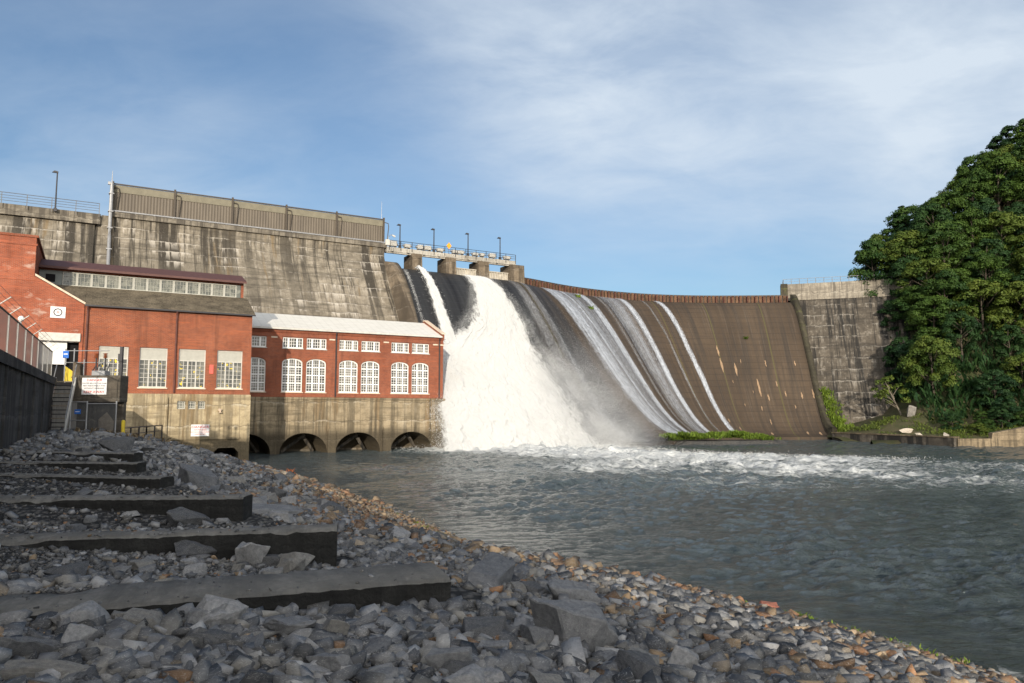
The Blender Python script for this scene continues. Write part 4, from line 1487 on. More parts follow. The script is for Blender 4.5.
# garage door
q = MB()
q.box(-18.7, -15.4, -0.3, 0.1, 11.55, 12.3)
q.build('door_lintel', M_offwhite, lb)
q = MB()
q.box(-18.58, -16.45, 0.3, 0.4, 9.4, 11.5)
q.build('roller_door', M_white, lb)
q = MB()
q.box(-18.58, -15.48, 0.80, 0.88, 7.0, 11.52)
q.build('door_recess', M_black, lb)
# round emblem board
eb = thing('emblem_board', 'square white board with a dark ring emblem high on the brick wall', 'sign', lw(LB, -17.3, -0.13, 14.2), A)
MB().box(-0.6, 0.6, -0.05, 0.0, -0.52, 0.52).build('board', M_signwhite, eb)
q = MB()
n_ = 36
for k in range(n_):
    a0, a1 = 2 * math.pi * k / n_, 2 * math.pi * (k + 1) / n_
    q.add([(r_ * math.cos(a_), yq, r_ * math.sin(a_)) for r_, yq in ((0.27, -0.056), (0.36, -0.056)) for a_ in (a0, a1)], [(0, 1, 3, 2)])
q.build('ring', M_ink, eb)
q = MB()
q.add([(0.13 * math.cos(2 * math.pi * k / 12), -0.054, 0.13 * math.sin(2 * math.pi * k / 12)) for k in range(12)], [tuple(range(12))])
q.build('centre_dot', plain('pale_red_dot', (0.6, 0.35, 0.32)), eb)

# concrete base
q = MB()
q.box(-14, 0.06, -0.18, 14.9, -2, 6.77)
bb = q.build('concrete_base', M_base_l, lb)
cut(bb, [MB().prism_y([(-3.46, -1.5), (-3.46, 0.9), (-2.9, 1.4), (-1.4, 1.4), (-0.96, 0.9), (-0.96, -1.5)], -1, 4),
         MB().prism_y([(-7.0, -1.5), (-7.0, 1.1), (-6.5, 1.4), (-5.1, 1.4), (-4.55, 0.9), (-4.55, -1.5)], -1, 4),
         MB().box(-6.85, -6.1, -1, 0.2, 5.3, 6.08), MB().box(-5.85, -5.15, -1, 0.2, 5.3, 6.08), MB().box(-4.95, -4.27, -1, 0.2, 5.3, 6.08)])
q = MB()
q.box(-14, -0.9, -0.32, -0.183, 2.28, 2.5)
q.box(-14, -7.7, -0.36, -0.183, 2.5, 6.45)
q.build('concrete_ledge', M_base_l, lb)
wf = window_grid(0.72, 0.78, 3, 3, 0.05, depth=0.08).build('basement_window', M_shutter, lb)
MB().box(-0.34, 0.34, 0.075, 0.1, 0.02, 0.75).build('pane', M_pane3, wf)
wf.location = (-6.475, 0.0, 5.3)
dup(wf, (-5.5, 0.0, 5.3))
dup(wf, (-4.61, 0.0, 5.3))
q = MB()
q.tube([(-2.9, -0.18, 5.2), (-2.9, -0.5, 5.2), (-2.9, -0.55, 4.9)], 0.16, 10)
q.build('outlet_pipe', M_stone, lb)

# signs with writing
def text_mesh(body, size, mat, parent, x, z, y, align='CENTER', sx=1.0):
    cu = bpy.data.curves.new('t', 'FONT')
    cu.body = body
    cu.size = size
    cu.align_x = align
    cu.align_y = 'CENTER'
    cu.offset = size * 0.012
    o = bpy.data.objects.new('t', cu)
    col.objects.link(o)
    dg = bpy.context.evaluated_depsgraph_get()
    dg.update()
    me = bpy.data.meshes.new_from_object(o.evaluated_get(dg))
    bpy.data.objects.remove(o)
    me.transform(Matrix.Translation((x, y, z)) @ Matrix.Rotation(R_(90), 4, 'X') @ Matrix.Diagonal((sx, 1, 1, 1)))
    me.materials.clear()
    me.materials.append(mat)
    ob = bpy.data.objects.new('lettering', me)
    col.objects.link(ob)
    ob.parent = parent
    return ob


def danger_sign(label, loc, rot, W, H, lines):
    o = thing('danger_sign', label, 'sign', loc, rot, None)
    MB().box(-W / 2, W / 2, 0, 0.04, -H / 2, H / 2).build('panel', M_signwhite, o)
    for body, sz, mat, z in lines:
        text_mesh(body, sz * H, mat, o, 0, z * H, -0.006, sx=1.15)
    return o


danger_sign('white DANGER sign with red letters fixed to the cream concrete base', lw(LB, -4.67, -0.30, 3.18), A, 1.68, 1.16,
            [('DANGER', .30, M_red, .28), ('WATER RISES', .15, M_red, .04), ('WITHOUT WARNING', .13, M_red, -.15), ('KEEP AWAY', .14, M_red, -.33)])

# ------------------------------------------------------------------ right powerhouse
rb = thing('brick_powerhouse', 'farther brick powerhouse with a white roof and arched windows beside the plume', 'building', RB, A)
q = MB()
q.box(-17, 10.45, 0, 9.0, 6.82, 15.0)
rw = q.build('brick_wall', M_brick_r, rb)
WX7 = [(-15.15, -12.7), (-10.8, -8.33), (-7.9, -5.45), (-3.8, -1.38), (-0.95, 1.5), (3.08, 5.52), (5.95, 8.37)]


def arch_poly(a, b, z0, z1, rise, k=12):
    c_, hw = (a + b) / 2, (b - a) / 2
    pts = [(a, z0), (b, z0)]
    for i in range(k + 1):
        th = math.pi * i / k
        pts.append((c_ + hw * math.cos(th), z1 - rise + rise * math.sin(th)))
    return pts


cutters = []
for a, b in WX7:
    cutters.append(MB().box(a, b, -1, 0.30, 12.75, 14.06))
    cutters.append(MB().prism_y(arch_poly(a, b, 7.42, 11.52, 0.55), -1, 0.30))
cut(rw, cutters)
q = MB()
q.box(-17, 10.5, -0.10, -0.003, 14.62, 14.75)
q.box(-17, 10.5, -0.16, -0.003, 14.75, 14.98)
q.box(-17, 10.5, -0.06, -0.003, 14.15, 14.25)
q.build('cornice', M_brick_r, rb)
for a, b in WX7:
    q = MB()
    c_, hw = (a + b) / 2, (b - a) / 2
    pts = []
    for i in range(15):
        th = math.pi * i / 14
        pts.append((c_ + hw * math.cos(th), 10.97 + 0.55 * math.sin(th)))
    for (x0, z0), (x1, z1) in zip(pts[:-1], pts[1:]):
        q.add([(x0, -0.04, z0), (x1, -0.04, z1), (c_ + (x1 - c_) * 1.1, -0.04, 10.97 + (z1 - 10.97) * 1.5 + 0.12), (c_ + (x0 - c_) * 1.1, -0.04, 10.97 + (z0 - 10.97) * 1.5 + 0.12)], [(0, 1, 2, 3)])
    q.build('window_arch', M_brick, rb)
# transom window prototype
W = 2.45
q = MB()
q.box(-W / 2, -W / 2 + .11, 0, .12, 0, 1.3)
q.box(W / 2 - .11, W / 2, 0, .12, 0, 1.3)
q.box(-W / 2 + .11, W / 2 - .11, 0, .12, 1.19, 1.3)
q.box(-W / 2 + .11, W / 2 - .11, 0, .12, 0, .13)
for x in (-.52, .52):
    q.box(x - .11, x + .11, -0.02, .11, .13, 1.19)
for x in (-.85, .85, -.14, .14):
    q.box(x - .022, x + .022, .03, .1, .13, 1.19)
for z in (.48, .83):
    q.box(-W / 2 + .11, W / 2 - .11, .035, .09, z - .02, z + .02)
tw = q.build('transom_window', M_white, rb)
MB().box(-W / 2 + .05, W / 2 - .05, .1, .12, .05, 1.25).build('pane', M_pane, tw)
MB().box(-W / 2 - .08, W / 2 + .08, -.22, 0, -.1, 0).build('sill', M_offwhite, tw)
# arched window prototype
H, RI = 4.08, 0.55


def arch_h(x):
    return H - RI + RI * math.sqrt(max(0, 1 - (x / (W / 2)) ** 2))


q = MB()
q.box(-W / 2, -W / 2 + .12, 0, .12, 0, H - RI)
q.box(W / 2 - .12, W / 2, 0, .12, 0, H - RI)
q.box(-W / 2 + .12, W / 2 - .12, 0, .12, 0, .14)
K = 16
for i in range(K):
    x0, x1 = -W / 2 * math.cos(math.pi * i / K), -W / 2 * math.cos(math.pi * (i + 1) / K)
    z0, z1 = arch_h(x0), arch_h(x1)
    q.prism_y([(x0, z0), (x1, z1), (x1 * .9, z1 - .13), (x0 * .9, z0 - .13)], 0, .12)
for x in (-.42, .42):
    q.box(x - .085, x + .085, -.02, .11, .14, arch_h(x) - .1)
for z in (1.08, 2.06, 3.04):
    q.box(-W / 2 + .12, W / 2 - .12, -.005, .10, z - .075, z + .075)
for x in (-.78, .78, -.13, .13):
    q.box(x - .02, x + .02, .03, .09, .14, arch_h(x) - .1)
for z in (.46, .78, 1.40, 1.74, 2.38, 2.72, 3.40):
    q.box(-W / 2 + .12, W / 2 - .12, .035, .085, z - .02, z + .02)
aw = q.build('arched_window', M_white, rb)
pq = [(-W / 2 + .06, .05), (W / 2 - .06, .05)] + [(W / 2 * .95 * math.cos(math.pi * i / 12), H - RI - .05 + RI * math.sin(math.pi * i / 12)) for i in range(13)]
MB().prism_y(pq, .1, .12).build('pane', M_pane, aw)
MB().box(-W / 2 - .1, W / 2 + .1, -.24, 0, -.12, 0).build('sill', M_stone, aw)
for i, (a, b) in enumerate(WX7):
    c_ = (a + b) / 2
    if i == 0:
        tw.location = (c_, .14, 12.755)
        aw.location = (c_, .14, 7.43)
    else:
        dup(tw, (c_, .14, 12.755))
        dup(aw, (c_, .14, 7.43))
for tx in (-11.8, -4.75, 2.35, 9.3, 10.15):
    MB().box(tx - .36, tx + .36, -.05, -.003, 13.93, 14.1).build('stone_plate', M_stone, rb)
for tx in (-4.25, 9.85):
    MB().tube([(tx, -.3, 14.9), (tx, -.14, 14.5), (tx, -.14, 6.9)], .085, 8).build('downspout', M_darksteel, rb)
q = MB()
q.prism_x([(-.42, 15.0), (-.42, 15.14), (6.0, 17.62), (6.0, 17.45)], -17, 10.1)
q.prism_x([(6.0, 17.45), (6.0, 17.62), (9.6, 16.2), (9.6, 16.0)], -17, 10.1)
q.build('roof', M_paleroof, rb)
MB().box(-17, 10.1, -.52, -.425, 14.96, 15.16).build('gutter', M_offwhite, rb)
q = MB()
q.prism_x([(-.25, 14.98), (-.25, 15.5), (5.7, 17.85), (6.3, 17.85), (9.2, 16.4), (9.2, 14.98)], 10.1, 10.5)
q.build('gable_wall', M_brick_r, rb)
q = MB()
q.prism_x([(-.45, 15.42), (-.45, 15.56), (5.7, 18.0), (6.3, 18.0), (6.3, 17.87), (5.7, 17.86)], 10.02, 10.58)
q.build('coping', M_stone, rb)
# base with draft arches
q = MB()
q.box(-17, 10.62, -.22, 9, -2, 6.8)
rbb = q.build('concrete_base', M_base_r, rb)
cut(rbb, [MB().prism_y([(c_ - 2.85, -1.9), (c_ + 2.85, -1.9)] + [(c_ + 2.85 * math.cos(math.pi * i / 18), .15 + 2.3 * math.sin(math.pi * i / 18)) for i in range(19)], -1, 6)
          for c_ in (-14.8, -8.0, -1.2, 5.95)])
q = MB()
for c_, hw in ((-4.6, .5), (2.35, .4), (9.9, .68)):
    q.prism_y([(c_ - hw, -2), (c_ + hw, -2), (c_ + hw, 2.6), (c_ + hw * .55, 3.1), (c_ - hw * .55, 3.1), (c_ - hw, 2.6)], -.42, -.222)
q.box(-17, 10.66, -.34, -.222, 6.55, 6.78)
q.build('pier_pilasters', M_base_r, rb)
for c_ in (-14.8, -8.0, -1.2, 5.95):
    MB().bar((c_ - 1.9, 3.2, 0.1), (c_ + .8, 2.6, 2.2), .35, .35).build('brace', M_abut, rb)
    MB().bar((c_ + 2.0, 3.4, 0.1), (c_ + .6, 2.8, 2.0), .3, .3).build('brace', M_abut, rb)

# ------------------------------------------------------------------ retaining wall, fence, stair, platform
def wl(y, off=0.0):
    """point on the wall line at world y, pushed 'off' to the river side"""
    k = math.hypot(1, 0.525)
    return (WX(y) + off / k, y + off * 0.525 / k)


Y0, Y1 = -16.0, 49.0
rt = thing('retaining_wall', 'dark streaked concrete retaining wall along the left edge under the fence', 'wall', (*wl(Y1), 3.5))


def wall_poly(o0, o1, y0=Y0, y1=Y1):
    return [tuple(np.subtract(p, wl(Y1))) for p in (wl(y0, o0), wl(y1, o0), wl(y1, o1), wl(y0, o1))]


MB().prism_z(wall_poly(-.5, 0), -1.5, 3.28).build('wall_face', M_wall, rt)
MB().prism_z(wall_poly(-.6, .14), 3.284, 3.72).build('coping', M_wall, rt)
q = MB()
for k in range(14):
    yk = Y1 - 2 - k * 4.6
    q.prism_z(wall_poly(.002, .09, yk - .16, yk), -1.5, 3.28)
q.build('wall_ribs', M_wall, rt)

fe = thing('chain_link_fence', 'chain link fence with leaning barbed wire arms on top of the retaining wall', 'fence', (*wl(Y1), 7.22))
bx_, by_ = wl(Y1)
npost = 24
for k in range(npost):
    yk = Y1 - k * 2.7
    x_, y_ = wl(yk, -.2)
    x_ -= bx_
    y_ -= by_
    q = MB()
    q.tube([(x_, y_, 0), (x_, y_, 1.75)], .036, 8)
    q.build('post', M_offwhite, fe)
    q = MB()
    q.tube([(x_, y_, 1.75), (x_ + .35, y_ + .18, 2.08)], .022, 6)
    q.build('barb_arm', M_offwhite, fe)
p0, p1 = wl(Y1, -.2), wl(Y0, -.2)
p0 = (p0[0] - bx_, p0[1] - by_)
p1 = (p1[0] - bx_, p1[1] - by_)
MB().add([(*p0, .03), (*p1, .03), (*p1, 1.72), (*p0, 1.72)], [(0, 1, 2, 3)]).build('wire_mesh', M_chain, fe)
MB().tube([(*p0, 1.75), (*p1, 1.75)], .04, 6).build('top_rail', M_darksteel, fe)
for k in range(3):
    q = MB()
    a_ = (k + 1) / 3
    q.tube([(p0[0] + .35 * a_, p0[1] + .18 * a_, 1.75 + .33 * a_), (p1[0] + .35 * a_, p1[1] + .18 * a_, 1.75 + .33 * a_)], .008, 4)
    q.build('barbed_wire', M_steel, fe)

stx = thing('metal_stair', 'steep dark metal stair with pale handrails at the end of the retaining wall', 'stair', (-29.3, 46.6, 3.65))
for side, xo in (('l', 0.0), ('r', 1.32)):
    q = MB()
    q.bar((xo, 0, .05), (xo - 1.25, 3.0, 3.55), .09, .28)
    q.build('stringer', M_offwhite if side == 'r' else M_steel, stx)
    q = MB()
    q.tube([(xo, 0, 0), (xo, 0, 1.0), (xo - 1.25, 3.0, 4.5)], .03, 6)
    q.build('handrail', M_steel, stx)
for k in range(13):
    q = MB()
    f_ = (k + .5) / 13
    x_, y_, z_ = -1.25 * f_, 3.0 * f_, 3.5 * f_
    q.box(x_ + .05, x_ + 1.27, y_ - .14, y_ + .14, z_ - .03, z_ + .03)
    q.build('tread', M_darksteel if k % 3 else M_wood, stx)

pf = thing('concrete_platform', 'dark stained concrete platform block above a wire cage beside the stair', 'platform', (-29.0, 49.6, 3.4))
q = MB()
q.box(-0.45, 2.75, 0, 1.1, 2.25, 4.05)
q.build('slab', M_beam2, pf, bevel=.04)
q = MB()
q.box(-.45, 2.7, .7, 1.05, -.6, 2.248)
q.build('support_wall', M_beam2, pf)
danger_sign('white DANGER keep away sign on the dark platform beside the metal stair', (-27.93, 49.53, 6.72), 0, 1.66, 1.12,
            [('DANGER', .20, M_red, .36), ('WATER BELOW THIS DAM', .105, M_ink, .17), ('MAY RISE RAPIDLY AND', .105, M_ink, .02), ('WITHOUT WARNING', .105, M_ink, -.13), ('KEEP AWAY', .20, M_red, -.35)])
cg = thing('wire_cage', 'dark chain link cage with a gate under the concrete platform', 'fence', (-29.15, 49.0, 3.3))
for x in (0.05, 1.12, 3.05):
    MB().tube([(x, 0, -.3), (x, 0, 2.42)], .05, 6).build('post', M_steel, cg)
for (a, b), z in (((0.05, 1.12), 2.36), ((0.05, 1.12), 1.15), ((1.12, 3.05), 2.25), ((1.12, 3.05), .05), ((0.05, 1.12), .05)):
    MB().tube([(a, 0, z), (b, 0, z)], .035, 6).build('rail', M_steel, cg)
MB().add([(1.12, .02, .05), (3.05, .02, .05), (3.05, .02, 2.25), (1.12, .02, 2.25)], [(0, 1, 2, 3)]).build('wire_mesh', M_chaindark, cg)
MB().add([(0.05, .02, .05), (1.12, .02, .05), (1.12, .02, 2.36), (.05, .02, 2.36)], [(0, 1, 2, 3)]).build('gate', M_chaindark, cg)
MB().add([(1.3, 1.2, -.1), (2.5, .8, -.1), (2.45, .9, 1.1), (1.9, 1.0, 1.7), (1.25, 1.2, 1.2)], [(0, 1, 2, 3, 4)]).build('tarp', M_wood, cg)
bs = thing('notice_plate', 'small blue notice hung on the gate of the dark wire cage', 'sign', (-28.6, 48.93, 5.02))
MB().box(-.2, .2, 0, .03, -.15, .15).build('panel', M_blue, bs)
MB().box(-.14, .14, -.006, -.002, -.02, .03).build('lettering', M_signwhite, bs)
bs = thing('notice_plate', 'small blue notice high on the gate post at the top of the stair', 'sign', (-30.0, 49.6, 8.85))
MB().box(-.2, .2, 0, .03, -.24, .24).build('panel', M_blue, bs)
MB().box(-.14, .14, -.006, -.002, 0, .06).build('lettering', M_signwhite, bs)

# things on the platform level
rl = thing('pipe_fence', 'two-rail grey pipe fence on the platform in front of the brick wall', 'fence', (-30.4, 50.2, 7.4))
for x in (0.02, .62, 1.32, 2.15):
    MB().tube([(x, 0, -.3), (x, 0, 1.9 if x < 1.3 else 1.15)], .04, 6).build('post', M_steel, rl)
for z in (.95, 1.75):
    MB().tube([(0.0, 0, z), (3.0, 0, z)], .028, 6).build('rail', M_steel, rl)
yb = thing('yellow_panel', 'yellow slanted guard panel behind the top of the stair', 'panel', (-30.6, 50.6, 7.1))
MB().prism_y([(-.02, 0), (.98, 0), (.98, .35), (-.02, 1.05)], 0, .05).build('guard_sheet', M_yellow, yb)
MB().bar((0, .08, -.1), (0, .08, 1.0), .06, .06).build('post', M_steel, yb)
cb = thing('concrete_post', 'squat pale concrete post at the top of the stair', 'post', (-29.55, 50.0, 7.3))
MB().prism_y([(-.2, -.2), (.36, -.2), (.34, .95), (-.16, 1.1)], 0, .5).build('block', M_pier, cb, bevel=.03)
MB().box(-.22, .38, -.03, .53, .0, .08).build('plinth', M_pier, cb)
ins = thing('transformer', 'grey electrical apparatus with two brown insulators on the concrete platform', 'transformer', (-27.9, 49.85, 7.43))
MB().box(-.45, .45, 0, .7, 0, .35).build('tank', M_steel, ins, bevel=.03)
for x in (-.32, .28):
    q = MB()
    q.tube([(x, .3, .3), (x, .3, 1.35)], .05, 8)
    q.build('stem', M_darksteel, ins)
    q = MB()
    for k in range(4):
        q.tube([(x, .3, 1.2 + k * .09), (x, .3, 1.24 + k * .09), (x, .3, 1.28 + k * .09)], [.07, .17, .07], 10)
    q.build('insulator', M_porcelain, ins)
q = MB()
for k in range(5):
    q.bar((-.5 + k * .25, .2, .35), (-.35 + k * .22, .4, .75 + .1 * (k % 3)), .05, .05)
q.build('switch_bars', M_darksteel, ins)
up = thing('utility_post', 'dark upright steel post at the right end of the platform', 'post', (-26.55, 50.2, 7.43))
MB().box(-.09, .09, -.09, .09, -.2, 2.0).build('shaft', M_darksteel, up)
MB().box(-.14, .14, -.2, -.092, 1.0, 1.5).build('junction_box', M_darksteel, up)
lb2 = thing('guard_lamp', 'small white globe lamp on the fence against the brick wing', 'lamp', (*wl(33.6, -.2), 8.97))
MB().tube([(0, 0, 0), (0, 0, .16)], .03, 6).build('bracket', M_steel, lb2)
bm = bmesh.new()
bmesh.ops.create_uvsphere(bm, u_segments=12, v_segments=8, radius=.13)
me = bpy.data.meshes.new('globe')
bm.to_mesh(me)
bm.free()
me.shade_smooth()
me.materials.append(M_white)
o = bpy.data.objects.new('globe', me)
col.objects.link(o)
o.parent = lb2
o.location = (0, 0, .27)
yp = thing('marker_post', 'short yellow post on the bank beside the dark wire cage', 'post', (-25.9, 49.6, 3.45))
MB().tube([(0, 0, -.3), (0, 0, .95)], .12, 10).build('sleeve', M_yellow, yp)
MB().tube([(0, 0, .95), (0, 0, 1.02)], [.12, .05], 10).build('cap', M_yellow, yp)
railing('pipe_railing', 'thin dark pipe railing along the bank in front of the cream base', (0, 0, 0), 0, [(-26.6, 50.8), (-28.2, 57.5), (-29.6, 63)], 3.0, .9, 2, 2.4, M_darksteel)

# low walls on the far bank
lw1 = thing('low_wall', 'dark low concrete wall at the water edge right of the spillway foot', 'wall', (58.3, 132.6, 0))
MB().prism_z([(-1.2, 0.4), (5.9, -24.2), (6.6, -24.0), (-.2, .6)], -2, 1.25).build('wall_face', M_abut, lw1)
MB().prism_z([(-1.3, 0.42), (5.8, -24.3), (6.8, -24.1), (-.1, .7)], 1.254, 1.45).build('coping', M_lowwall, lw1)
lw2 = thing('low_wall', 'tan rough concrete wall stepping up at the right edge of the far bank', 'wall', (64.7, 108.2, 0))
q = MB()
q.prism_y([(0, -2), (40, -2), (40, 4.4), (10.5, 2.75), (5.0, 1.75), (4.9, 1.15), (0, 1.15)], 0, .8)
q.build('wall_face', M_lowwall, lw2)
q = MB()
q.prism_y([(5.0, 1.754), (10.5, 2.754), (40, 4.404), (40, 4.6), (10.5, 2.95), (5.0, 1.95)], -.08, .9)
q.build('coping', M_lowwall, lw2)

# ------------------------------------------------------------------ vegetation
def leaf_cloud(r, centres, radii, per, size, flat=0.75, jitter=0.3):
    """leaf quads gathered in clumps: returns V, F, tint"""
    Cs, Ns, Ts = [], [], []
    for (c_, rd) in zip(centres, radii):
        k = per
        d = r.normal(size=(k, 3))
        d /= np.linalg.norm(d, axis=1, keepdims=True)
        d[:, 2] = np.where(d[:, 2] < -.35, -d[:, 2], d[:, 2])
        rad = rd * (0.55 + 0.5 * r.random(k)) * np.array(1.0)
        Cs.append(c_ + d * rad[:, None] * np.array([1, 1, flat]))
        Ns.append(d + r.normal(size=(k, 3)) * jitter + np.array([0, 0, .35]))
        Ts.append(np.clip(r.random() * .8 + r.normal(size=k) * .1 + .1, 0, 1))
    C_ = np.concatenate(Cs)
    N_ = np.concatenate(Ns)
    T_ = np.concatenate(Ts)
    N_ /= np.linalg.norm(N_, axis=1, keepdims=True)
    a1 = np.cross(N_, r.normal(size=N_.shape))
    a1 /= np.linalg.norm(a1, axis=1, keepdims=True)
    a2 = np.cross(N_, a1)
    s = (size * (.6 + .8 * r.random(len(C_))))[:, None]
    V = np.stack([C_ - a1 * s, C_ + a2 * s * .6, C_ + a1 * s, C_ - a2 * s * .6], 1).reshape(-1, 3)
    return V, np.arange(len(V)).reshape(-1, 4), np.repeat(T_, 4)


def tree_proto(name, seed, H, rx, crown0, mat, bark, clumps, per, leaf, label, cat='tree', lean=0.0, top=1.0, group='trees on the wooded hillside'):
    r = np.random.default_rng(seed)
    root = thing(name, label, cat, (0, 0, 0), 0, group)
    q = MB()
    lean_v = np.array([lean, 0, 0])
    pts = [(lean * H * k / 6 + .12 * r.normal() * k / 6, .12 * r.normal() * k / 6, H * .92 * k / 6) for k in range(7)]
    q.tube(pts, [.30 * H / 12 * (1 - .85 * k / 6) for k in range(7)], 7)
    cs, rs = [], []
    for i in range(clumps):
        fz = r.random() ** .85
        z = crown0 + (H - crown0) * fz
        env = (math.sin(math.pi * min(1, .12 + fz * .86)) ** .6) * rx * top
        ang = r.random() * 2 * math.pi
        rr_ = env * (.45 + .6 * math.sqrt(r.random()))
        c_ = np.array([rr_ * math.cos(ang), rr_ * math.sin(ang), z]) + lean_v * z
        cs.append(c_)
        rs.append(rx * (.20 + .17 * r.random()))
        if i < 12:
            zb = max(crown0 * .7, z - rr_ * .8)
            q.tube([(lean * zb, 0, zb), (c_[0] * .6 + lean * zb * .4, c_[1] * .6, (zb + z) / 2 + .3), tuple(c_)], [.09 * H / 12, .055 * H / 12, .02], 5)
    q.build('trunk', bark, root, True)
    V, F, T = leaf_cloud(r, cs, rs, per, leaf)
    np_mesh('crown', V, F, mat, root, False, {'tint': T})
    return root


def pine_proto(seed, H, rx, label):
    r = np.random.default_rng(seed)
    root = thing('pine_tree', label, 'tree', (0, 0, 0), 0, 'trees on the wooded hillside')
    q = MB()
    q.tube([(0, 0, 0), (0.05, 0, H * .5), (0, 0, H)], [.26, .16, .03], 7)
    cs, rs = [], []
    for lv in range(10):
        z = H * (.30 + .68 * lv / 9)
        R0 = rx * (1.05 - .9 * lv / 9)
        for k in range(5 if lv < 8 else 3):
            ang = lv * 1.3 + k * 2 * math.pi / 5 + r.normal() * .2
            L = R0 * (.7 + .5 * r.random())
            q.tube([(0, 0, z), (L * math.cos(ang), L * math.sin(ang), z + .10 * L)], [.05, .015], 4)
            for j in (.45, .75, 1.0):
                cs.append(np.array([L * j * math.cos(ang), L * j * math.sin(ang), z + .12 * L * j]))
                rs.append(.32 + .35 * (1 - lv / 10))
    q.build('trunk', M_bark, root, True)
    V, F, T = leaf_cloud(r, cs, rs, 40, .20, .4, .5)
    np_mesh('crown', V, F, M_needle, root, False, {'tint': T})
    return root


PR = [tree_proto('broadleaf_tree', 101, 13.5, 4.6, 3.2, M_leafA, M_bark, 60, 210, .205, 'x'),
      tree_proto('broadleaf_tree', 102, 12.0, 4.2, 2.6, M_leafB, M_bark, 58, 210, .20, 'x'),
      tree_proto('broadleaf_tree', 103, 14.5, 4.4, 3.8, M_leafA, M_bark, 60, 210, .205, 'x'),
      tree_proto('broadleaf_tree', 104, 11.0, 4.6, 2.2, M_leafC, M_bark, 54, 210, .20, 'x'),
      tree_proto('broadleaf_tree', 105, 13.0, 3.9, 3.0, M_leafB, M_bark, 54, 210, .20, 'x')]
KIND = ['broad green tree on the wooded hillside among darker crowns', 'dense dark green tree on the wooded hillside', 'tall mid green tree on the wooded hillside',
        'yellow green sunlit tree on the wooded hillside', 'slim dark green tree on the wooded hillside']
for p_ in PR:
    p_.location = (0, 0, -500)
tr_ = random.Random(5)
placed = []
used = set()


def put_tree(k, x, y, s, label=None, dz=-.4):
    z_ = float(hill_z(x, y)) + dz
    src = PR[k]
    lab = label or KIND[k]
    sc = (s * tr_.uniform(.9, 1.12), s * tr_.uniform(.9, 1.12), s * tr_.uniform(.9, 1.1))
    if k not in used:
        used.add(k)
        src.location = (x, y, z_)
        src.rotation_euler = (0, 0, tr_.uniform(0, 6.28))
        src.scale = sc
        src['label'] = lab
        return src
    return dup(src, (x, y, z_), tr_.uniform(0, 6.28), sc, lab)


# rows up the slope, closer together near the water
base_y = lambda x: 131 - max(0, min(60, x - 66)) * .42
for row in range(12):
    x = 66 + tr_.uniform(0, 4)
    while x < 175:
        y = base_y(x) + 3 + row * 6.2 + tr_.uniform(-2.2, 2.2)
        ridge_ = float(np.interp(x + 9 * max(0, min(1, (y - 148) / 14)) - .62 * max(0, y - 165), RX_, RZ_))
        inside = .92 * (y - base_y(x)) < ridge_ + 10
        # keep clear of the abutment block
        q_ = Vector((x - 61.3, y - 161.5, 0))
        wd_ = Vector((math.cos(R_(-18.5)), math.sin(R_(-18.5)), 0))
        dn_ = Vector((wd_.y, -wd_.x, 0))
        s_al, s_dn = q_.dot(wd_), q_.dot(dn_)
        clear = not (s_al < 17 and -7 < s_dn < 25)
        if y > 161 and s_al < 9:
            clear = False
        infr = x < .74 * y + 8
        if y < 150 and x < 72.5 + .2 * max(0, y - 136):
            clear = False
        if inside and clear and infr:
            k = tr_.choices([0, 1, 2, 3, 4], [4, 4, 3, 2.2, 3])[0]
            put_tree(k, x, y, tr_.uniform(.62, .92) if row < 2 else tr_.uniform(.78, 1.12))
        x += tr_.uniform(5.0, 7.0)
# the edge trees that make the outline beside the abutment
put_tree(1, 84.5, 158.5, .85, 'dark tree leaning over the top right corner of the concrete abutment')
put_tree(3, 84.0, 148.0, 1.05, 'large yellow green tree hiding the right side of the abutment')
put_tree(0, 80.5, 140.0, .8, 'broad green tree at the foot of the hill right of the abutment')
put_tree(4, 79.0, 152.0, .7, 'slim dark tree pressed against the right side of the abutment')
pn = pine_proto(77, 15.5, 3.0, 'dark pine standing above the other trees left of the hill crest')
pn.location = (89.0, 166.0, float(hill_z(89, 166)) - .5)
pn2 = dup(pn, (113, 172, float(hill_z(113, 172)) - .5), 1.0, .9, 'dark pine high on the hill near the right edge of the picture')
lt = tree_proto('leaning_tree', 201, 9.0, 3.0, 4.2, M_leafC, M_palebark, 20, 60, .2, 'thin pale leaning tree with sparse foliage in front of the abutment', lean=-.38)
lt.location = (70.5, 133.0, 2.2)


# bushes along the foot of the wood, ragged lower edge
for i in range(26):
    x = 73 + 34 * (i + tr_.random()) / 26
    y = base_y(x) - 4.5 + tr_.uniform(-2.5, 3.0)
    k = tr_.choice([0, 1, 3, 4])
    sc_ = tr_.uniform(.20, .40)
    z_ = float(hill_z(x, y)) - 3.0 * sc_
    b_ = dup(PR[k], (x, y, z_), tr_.uniform(0, 6.28), (sc_ * 1.35, sc_ * 1.35, sc_), 'low leafy bush at the ragged foot of the wooded hillside')
    b_.name = 'bush'
    b_['category'] = 'bush'
    b_['group'] = 'bushes at the foot of the hillside'


